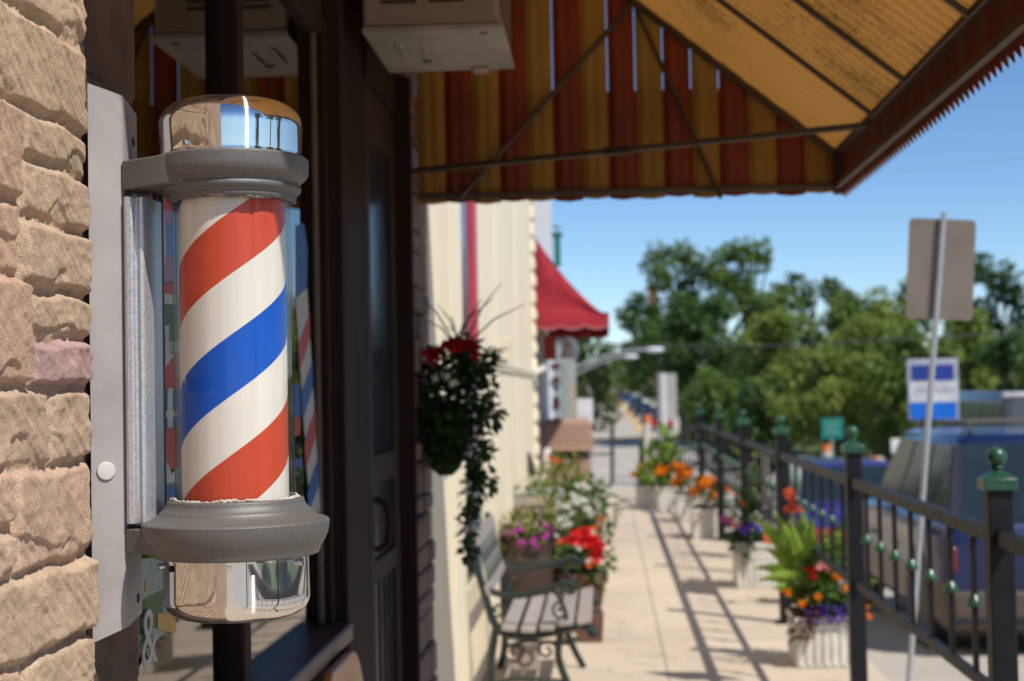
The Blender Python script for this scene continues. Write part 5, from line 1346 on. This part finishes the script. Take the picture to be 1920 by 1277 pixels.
def car(name, label, cat, X, Yr, z0, W, L, prof, belt, cabin, body_m, lower_m=None, heading=1, wheel_r=.36, group=None, detail=True, rack=False, rear_glass=True):
    """the rear stands at y = Yr and the car points along +y. prof: [(t, z)] top line of the lower body; cabin: (t0 rear foot, t1 rear top, t2 front top, t3 front foot, roof z, inset)"""
    o = thing(name, label, cat, (X, Yr + L / 2, z0), group)
    hw = W / 2
    def PT(x, t_, z): return Vector((X + x, Yr + (t_ if heading > 0 else L - t_), z0 + z))
    # lower body: loft of cross sections along the length
    q = MB(); prev = None
    n = len(prof)
    for i, (t_, zt) in enumerate(prof):
        e = 0 if 0 < i < n - 1 else 1
        k = .90 if e else 1.0
        nose = (.90 if i == n - 1 else .95) if e else 1.0
        zb = .30 if e else .24
        zm = min(belt, zt) * .62
        sec = [(-hw * nose * .93, zb), (-hw * nose, zb + .10), (-hw * nose * 1.0, zm), (-hw * nose * .965, zt - .05), (-hw * nose * .89, zt), (0, zt + .015), (hw * nose * .89, zt), (hw * nose * .965, zt - .05), (hw * nose, zm), (hw * nose, zb + .10), (hw * nose * .93, zb), (0, zb - .02)]
        row = [q.bm.verts.new(PT(x, t_, z)) for x, z in sec]
        m_ = len(row)
        if prev:
            for j_ in range(m_):
                f = q.bm.faces.new((prev[j_], prev[(j_ + 1) % m_], row[(j_ + 1) % m_], row[j_]))
                f.material_index = 1 if (lower_m and j_ in (0, 1, 8, 9, 10, 11)) else 0
        else: f = q.bm.faces.new(row[::-1])
        prev = row
    q.bm.faces.new(prev)
    q.build('body', [body_m, lower_m or body_m], o, bevel=.045, seg=3, ang=30)
    t0, t1, t2, t3, zr, ins = cabin
    zb = belt - .03
    q = MB()
    lo = [(-hw * .90, t0, zb), (hw * .90, t0, zb), (hw * .90, t3, zb), (-hw * .90, t3, zb)]
    hi = [(-hw * .90 + ins, t1, zr), (hw * .90 - ins, t1, zr), (hw * .90 - ins, t2, zr), (-hw * .90 + ins, t2, zr)]
    A = [q.bm.verts.new(PT(*p)) for p in lo]; B = [q.bm.verts.new(PT(*p)) for p in hi]
    for k in range(4): q.bm.faces.new((A[k], A[(k + 1) % 4], B[(k + 1) % 4], B[k]))
    q.bm.faces.new(B); q.build('cabin', body_m, o, bevel=.11, seg=4, ang=30)
    def pane(name, a, b_, c, d, u0, u1, v0, v1, off):
        a, b_, c, d = [PT(*p) for p in (a, b_, c, d)]
        def at_(u, v): return (a * (1 - u) + b_ * u) * (1 - v) + (d * (1 - u) + c * u) * v
        nn = (b_ - a).cross(d - a).normalized(); ctr = PT(0, (t0 + t3) / 2, (zb + zr) / 2)
        if nn.dot(at_(.5, .5) - ctr) < 0: nn = -nn
        q = MB(); q.prism([(u0, v0), (u1, v0), (u1, v1), (u0, v1)], lambda u, v, tt: at_(u, v) + nn * tt, -.01, off); q.build(name, glass_dark, o, bevel=.004)
    if rear_glass: pane('rear_window', lo[0], lo[1], hi[1], hi[0], .035, .965, .06, .90, .008)
    else: MB().box(PT(0, t1 + .03, zr - .035), (W * .86, .10, .06)).build('roof_gutter', mat('gutter_pale', (.55, .55, .57), .5), o, bevel=.01)
    pane('windscreen', lo[3], lo[2], hi[2], hi[3], .05, .95, .06, .94, .008)
    for (i0, i1) in ((0, 3), (1, 2)):
        for (u0, u1) in ((.04, .30), (.33, .62), (.65, .95)):
            if (t3 - t0) < 2.4 and u0 == .04: continue
            pane('side_window', lo[i0], lo[i1], hi[i1], hi[i0], u0, u1, .08, .88, .008)
    for s_ in (-1, 1):
        for t_ in (L * .18, L * .81): wheel(o, X + s_ * (hw - .10), PT(0, t_, 0).y, z0 + wheel_r, wheel_r, .21, s_)
        if detail:
            for t_ in (L * .18, L * .81): MB().tube([PT(s_ * (hw - .2), t_, wheel_r), PT(s_ * (hw + .006), t_, wheel_r)], wheel_r * 1.16, 20).build('wheel_arch', trim_black, o)
            zt = prof[1][1]
            MB().box(PT(s_ * hw * .90, .03, zt - .24), (.06, .10, .18)).build('tail_light', lamp_red, o, bevel=.01)
            MB().box(PT(s_ * hw * .72, L - .02, belt - .35), (.32, .10, .14)).build('headlight', lamp_clear, o, bevel=.01)
            MB().box(PT(s_ * (hw + .07), L * .62, belt + .06), (.16, .08, .12)).build('mirror', body_m, o, bevel=.02)
            for tt in (.38, .60): MB().box(PT(s_ * (hw * 1.0), L * tt, belt * .72), (.012, .14, .03)).build('door_handle', trim_black, o)
    if detail:
        MB().box(PT(0, -.02, .46), (W * .93, .16, .20)).build('rear_bumper', lower_m or trim_black, o, bevel=.03)
        MB().box(PT(0, L + .02, .46), (W * .93, .16, .20)).build('front_bumper', lower_m or trim_black, o, bevel=.03)
        MB().box(PT(0, -.05, .72), (.32, .02, .14)).build('number_plate', white_paint, o)
    if rack:
        q = MB()
        for s_ in (-1, 1): q.tube([PT(s_ * hw * .62, t1 + .1, zr + .01), PT(s_ * hw * .62, t1 + .15, zr + .07), PT(s_ * hw * .62, t2 - .15, zr + .07), PT(s_ * hw * .62, t2 - .1, zr + .01)], .016, 6)
        for tt in (.3, .7): q.tube([PT(-hw * .62, t1 + (t2 - t1) * tt, zr + .07), PT(hw * .62, t1 + (t2 - t1) * tt, zr + .07)], .014, 6)
        q.build('roof_rack', trim_black, o)
    return o
blue_car = mat('car_blue', (.005, .015, .075), .3, .3, .12, 3, coat=.5)
tan_clad = mat('car_tan', (.085, .062, .048), .45, .1, .2, 3, coat=.2)
violet_car = mat('car_violet', (.05, .045, .24), .25, .3, .12, 3, coat=.8)
red_clad = mat('car_red', (.30, .012, .03), .3, .2, .12, 3, coat=.6)
silver_car = mat('car_silver', (.085, .088, .10), .4, .2, .08, 3, coat=.6)
suv_prof = [(0, .95), (.10, 1.02), (1.0, 1.03), (2.6, 1.02), (3.35, 1.0), (4.25, .90), (4.52, .70)]
car('blue_suv', 'dark blue car with tan lower body parked beyond the railing', 'car', 3.29, 11.05, gz(12.6), 1.84, 4.55, suv_prof, 1.02, (.04, .36, 2.35, 3.25, 1.66, .13), blue_car, tan_clad, rack=True, wheel_r=.37)
sed_prof = [(0, .72), (.08, .86), (.9, .90), (2.6, .92), (3.2, .90), (4.2, .76), (4.45, .55)]
car('violet_hatchback', 'violet and red small car parked ahead of the blue one behind the canna', 'car', 3.50, 21.6, gz(23), 1.74, 4.3, sed_prof, .92, (.12, .62, 2.3, 3.15, 1.45, .16), violet_car, red_clad, wheel_r=.31)
van_prof = [(0, 1.12), (.1, 1.15), (1.5, 1.16), (3.3, 1.16), (4.0, 1.1), (4.7, .98), (4.95, .7)]
car('grey_van', 'silver grey van with pale roof edge parked behind the blue car', 'van', 5.62, 18.4, gz(20.5) + .02, 1.95, 4.9, van_prof, 1.18, (.04, .14, 3.1, 4.1, 2.30, .05), silver_car, trim_black, wheel_r=.36, rear_glass=False)
# cars along the far road
far = [('red', (.34, .02, .02), 118, 3.75, 'small red car nearest on the far road'), ('navy', (.012, .02, .10), 132, 3.4, 'dark navy car second along the far road kerb'), ('black', (.018, .018, .02), 146, 3.05, 'black car in the middle of the far parked row'), ('charcoal', (.05, .05, .06), 160, 2.7, 'charcoal car behind the black one on the far road'), ('white', (.6, .6, .6), 176, 3.3, 'white car parked up the far road'), ('dark blue', (.02, .05, .16), 194, 2.1, 'blue car near the top of the far road'), ('maroon', (.25, .02, .03), 212, 1.55, 'maroon car at the top of the far road')]
for nme, c, y, x, lb in far:
    car('parked_car', lb, 'car', x + .6, y, gz(y + 2) + .06, 1.76, 4.4, sed_prof, .92, (.12, .62, 2.3, 3.15, 1.45, .16), mat('far_car_' + nme.replace(' ', '_'), c, .3, .2, .1, 3, coat=.6), None, group='cars parked along the far road', wheel_r=.31, detail=False)

# ================================================================ TREES
bark = mat('bark', (.075, .055, .04), .9, 0, .3, 4, .6, 20, stretch=(1, 1, .3))
def tree(label, px_, top, wpx, y, bot, leafm, seed, lobes_n=9, dens=1.0, name='tree', cat='tree', spread=1.0, Lq=.42, zfac=1.0, group='trees and bushes beyond the street', base=None):
    r = random.Random(seed)
    c_top, c_bot = P(px_, top, y), P(px_, bot, y); k = y / FPX
    hw = wpx / 2 * k; zc0, zc1 = c_bot.z, c_top.z; H_ = zc1 - zc0
    g0 = gz(y) - .15 if base is None else base
    o = thing(name, label, cat, (c_top.x, y, g0), group)
    trunk_top = Vector((c_top.x + r.uniform(-.1, .1) * hw, y, zc0 + H_ * .55))
    q = MB(); rt_ = max(.10, .028 * (zc1 - g0))
    b0 = Vector((c_top.x, y, g0)); m_ = b0.lerp(trunk_top, .5) + Vector((r.uniform(-.25, .25), r.uniform(-.25, .25), 0))
    q.tube(smooth_curve([b0, m_, trunk_top], 5), [rt_ * (1.25 - .09 * i) for i in range(11)], 9)
    lobes = []
    for i in range(lobes_n):
        f = (i + .5) / lobes_n; zz = zc0 + H_ * (.10 + .78 * f)
        env = math.sin(PI * (.20 + .62 * f)) ** .8
        a = r.uniform(0, 2 * PI); rad = hw * env * r.uniform(.30, .85) * spread
        c = Vector((c_top.x + math.cos(a) * rad, y + math.sin(a) * rad * .8, zz + r.uniform(-.05, .05) * H_))
        R_l = max(.13 * H_, hw * r.uniform(.36, .55)); lobes.append((c, R_l))
    lobes.append((Vector((c_top.x + r.uniform(-.15, .15) * hw, y, zc1 - .13 * H_)), max(.13 * H_, hw * .3)))
    for c, R_l in lobes:
        s0 = b0.lerp(trunk_top, r.uniform(.45, .95)); q.tube([s0, s0.lerp(c, .55) + Vector((0, 0, .15)), c], [rt_ * .42, rt_ * .25, rt_ * .1], 6)
    q.build('trunk', bark, o)
    q = MB()
    for c, R_l in lobes:
        n = int(190 * dens * (R_l / Lq / 4) ** 1.6 * 1.7)
        for _ in range(4):
            d = Vector((r.gauss(0, 1), r.gauss(0, 1), r.gauss(0, .7))).normalized()
            cc = c + d * R_l * .55
            q.cloud(cc, (R_l * r.uniform(.4, .62), R_l * .55, R_l * r.uniform(.3, .5) * zfac), max(20, n // 4), Lq, Lq * .62, r, .25, .1)
    q.build('crown', leafm, o, smooth='leaf')
    return o
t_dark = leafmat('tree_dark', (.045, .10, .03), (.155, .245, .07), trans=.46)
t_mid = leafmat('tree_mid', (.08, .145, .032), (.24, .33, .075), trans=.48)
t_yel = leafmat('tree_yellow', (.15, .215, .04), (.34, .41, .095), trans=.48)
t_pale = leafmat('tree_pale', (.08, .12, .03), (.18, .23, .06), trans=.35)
TR = [
 ('tall dark tree with open crown at left of the tree line, nearest the lamps', 1278, 446, 165, 98, 720, t_mid, 3, 15, 1.1, 1.0),
 ('tallest tree with a split crown right of the lamps', 1396, 438, 165, 100, 720, t_mid, 5, 16, 1.1, 1.0),
 ('dark round tree left of the tall pair beside the red awning', 1192, 543, 110, 280, 738, t_dark, 8, 9, 1.2, 1.0),
 ('dense dark tree filling the gap under the tall pair', 1330, 545, 250, 92, 810, t_dark, 12, 16, 1.3, 1.0),
 ('loose feathery tree right of the tallest one', 1500, 500, 120, 108, 760, t_pale, 15, 11, .9, 1.0),
 ('slim pale tree standing midway in the tree line', 1556, 520, 80, 110, 760, t_pale, 17, 9, .9, 1.0),
 ('dark conifer like tree left of the traffic sign', 1618, 540, 110, 112, 760, t_dark, 19, 10, 1.1, 1.0),
 ('dark tree just behind the traffic sign plate', 1705, 515, 140, 108, 760, t_mid, 21, 11, 1.1, 1.0),
 ('tall dark tree at the right edge behind the traffic sign', 1866, 466, 150, 96, 780, t_dark, 23, 13, 1.1, 1.0),
 ('second tall tree cut by the right edge of the view', 1970, 485, 170, 95, 780, t_mid, 24, 12, 1.1, 1.0),
 ('broad mid green tree closing the gap left of the traffic sign', 1592, 556, 170, 104, 800, t_mid, 51, 14, 1.2, 1.0),
 ('wide bright bush below the tallest tree', 1470, 560, 220, 82, 850, t_yel, 27, 15, 1.4, 1.0),
 ('yellow green bush left of the traffic sign post', 1640, 560, 220, 76, 850, t_yel, 29, 16, 1.4, 1.0),
 ('low yellow green bush behind the green street sign', 1556, 650, 200, 62, 880, t_yel, 31, 14, 1.4, 1.0),
 ('yellow green bush right of the blue and white sign', 1810, 575, 200, 74, 850, t_yel, 33, 14, 1.4, 1.0),
 ('dark bush behind the grey van', 1890, 610, 160, 66, 850, t_dark, 35, 12, 1.4, 1.0),
 ('dark low bush behind the railing ball caps', 1425, 720, 170, 64, 880, t_dark, 37, 13, 1.4, 1.0),
 ('round mid green bush under the street wire', 1338, 690, 130, 70, 850, t_mid, 39, 12, 1.3, 1.0),
 ('pale green street tree below the lamp arms', 1090, 612, 165, 122, 800, t_pale, 41, 12, 1.3, 1.0),
 ('green tree at the top of the far road', 1182, 640, 60, 250, 735, t_mid, 43, 9, 1.2, 1.0),
 ('dark tree at the end of the far road behind the lamps', 1235, 590, 130, 230, 745, t_dark, 45, 12, 1.3, 1.0),
 ('low bush filling the space between the yellow green bushes', 1715, 620, 190, 60, 880, t_mid, 47, 14, 1.4, 1.0),
 ('bush at right edge behind the blue car', 1960, 640, 160, 64, 850, t_mid, 49, 12, 1.3, 1.0),
]
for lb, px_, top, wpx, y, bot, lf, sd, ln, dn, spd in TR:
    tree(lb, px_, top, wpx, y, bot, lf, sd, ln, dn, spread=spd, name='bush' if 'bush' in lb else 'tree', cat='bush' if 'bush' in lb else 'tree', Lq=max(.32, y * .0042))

# street trees added out of frame to the right for the chrome caps to mirror
src_ = [o for o in bpy.data.objects if o.get('category') == 'tree'][:2]
for k, (x, y, s) in enumerate(((17, -9, .8), (20, -2, .95), (16, 4, .75), (26, -16, 1.1))):
    o = copy_tree(src_[k % 2], (x, y, gz(y) - .1), .9 * k, 'leafy street tree added across the street out of frame for the chrome caps to mirror')
    o.scale = (s, s, s)
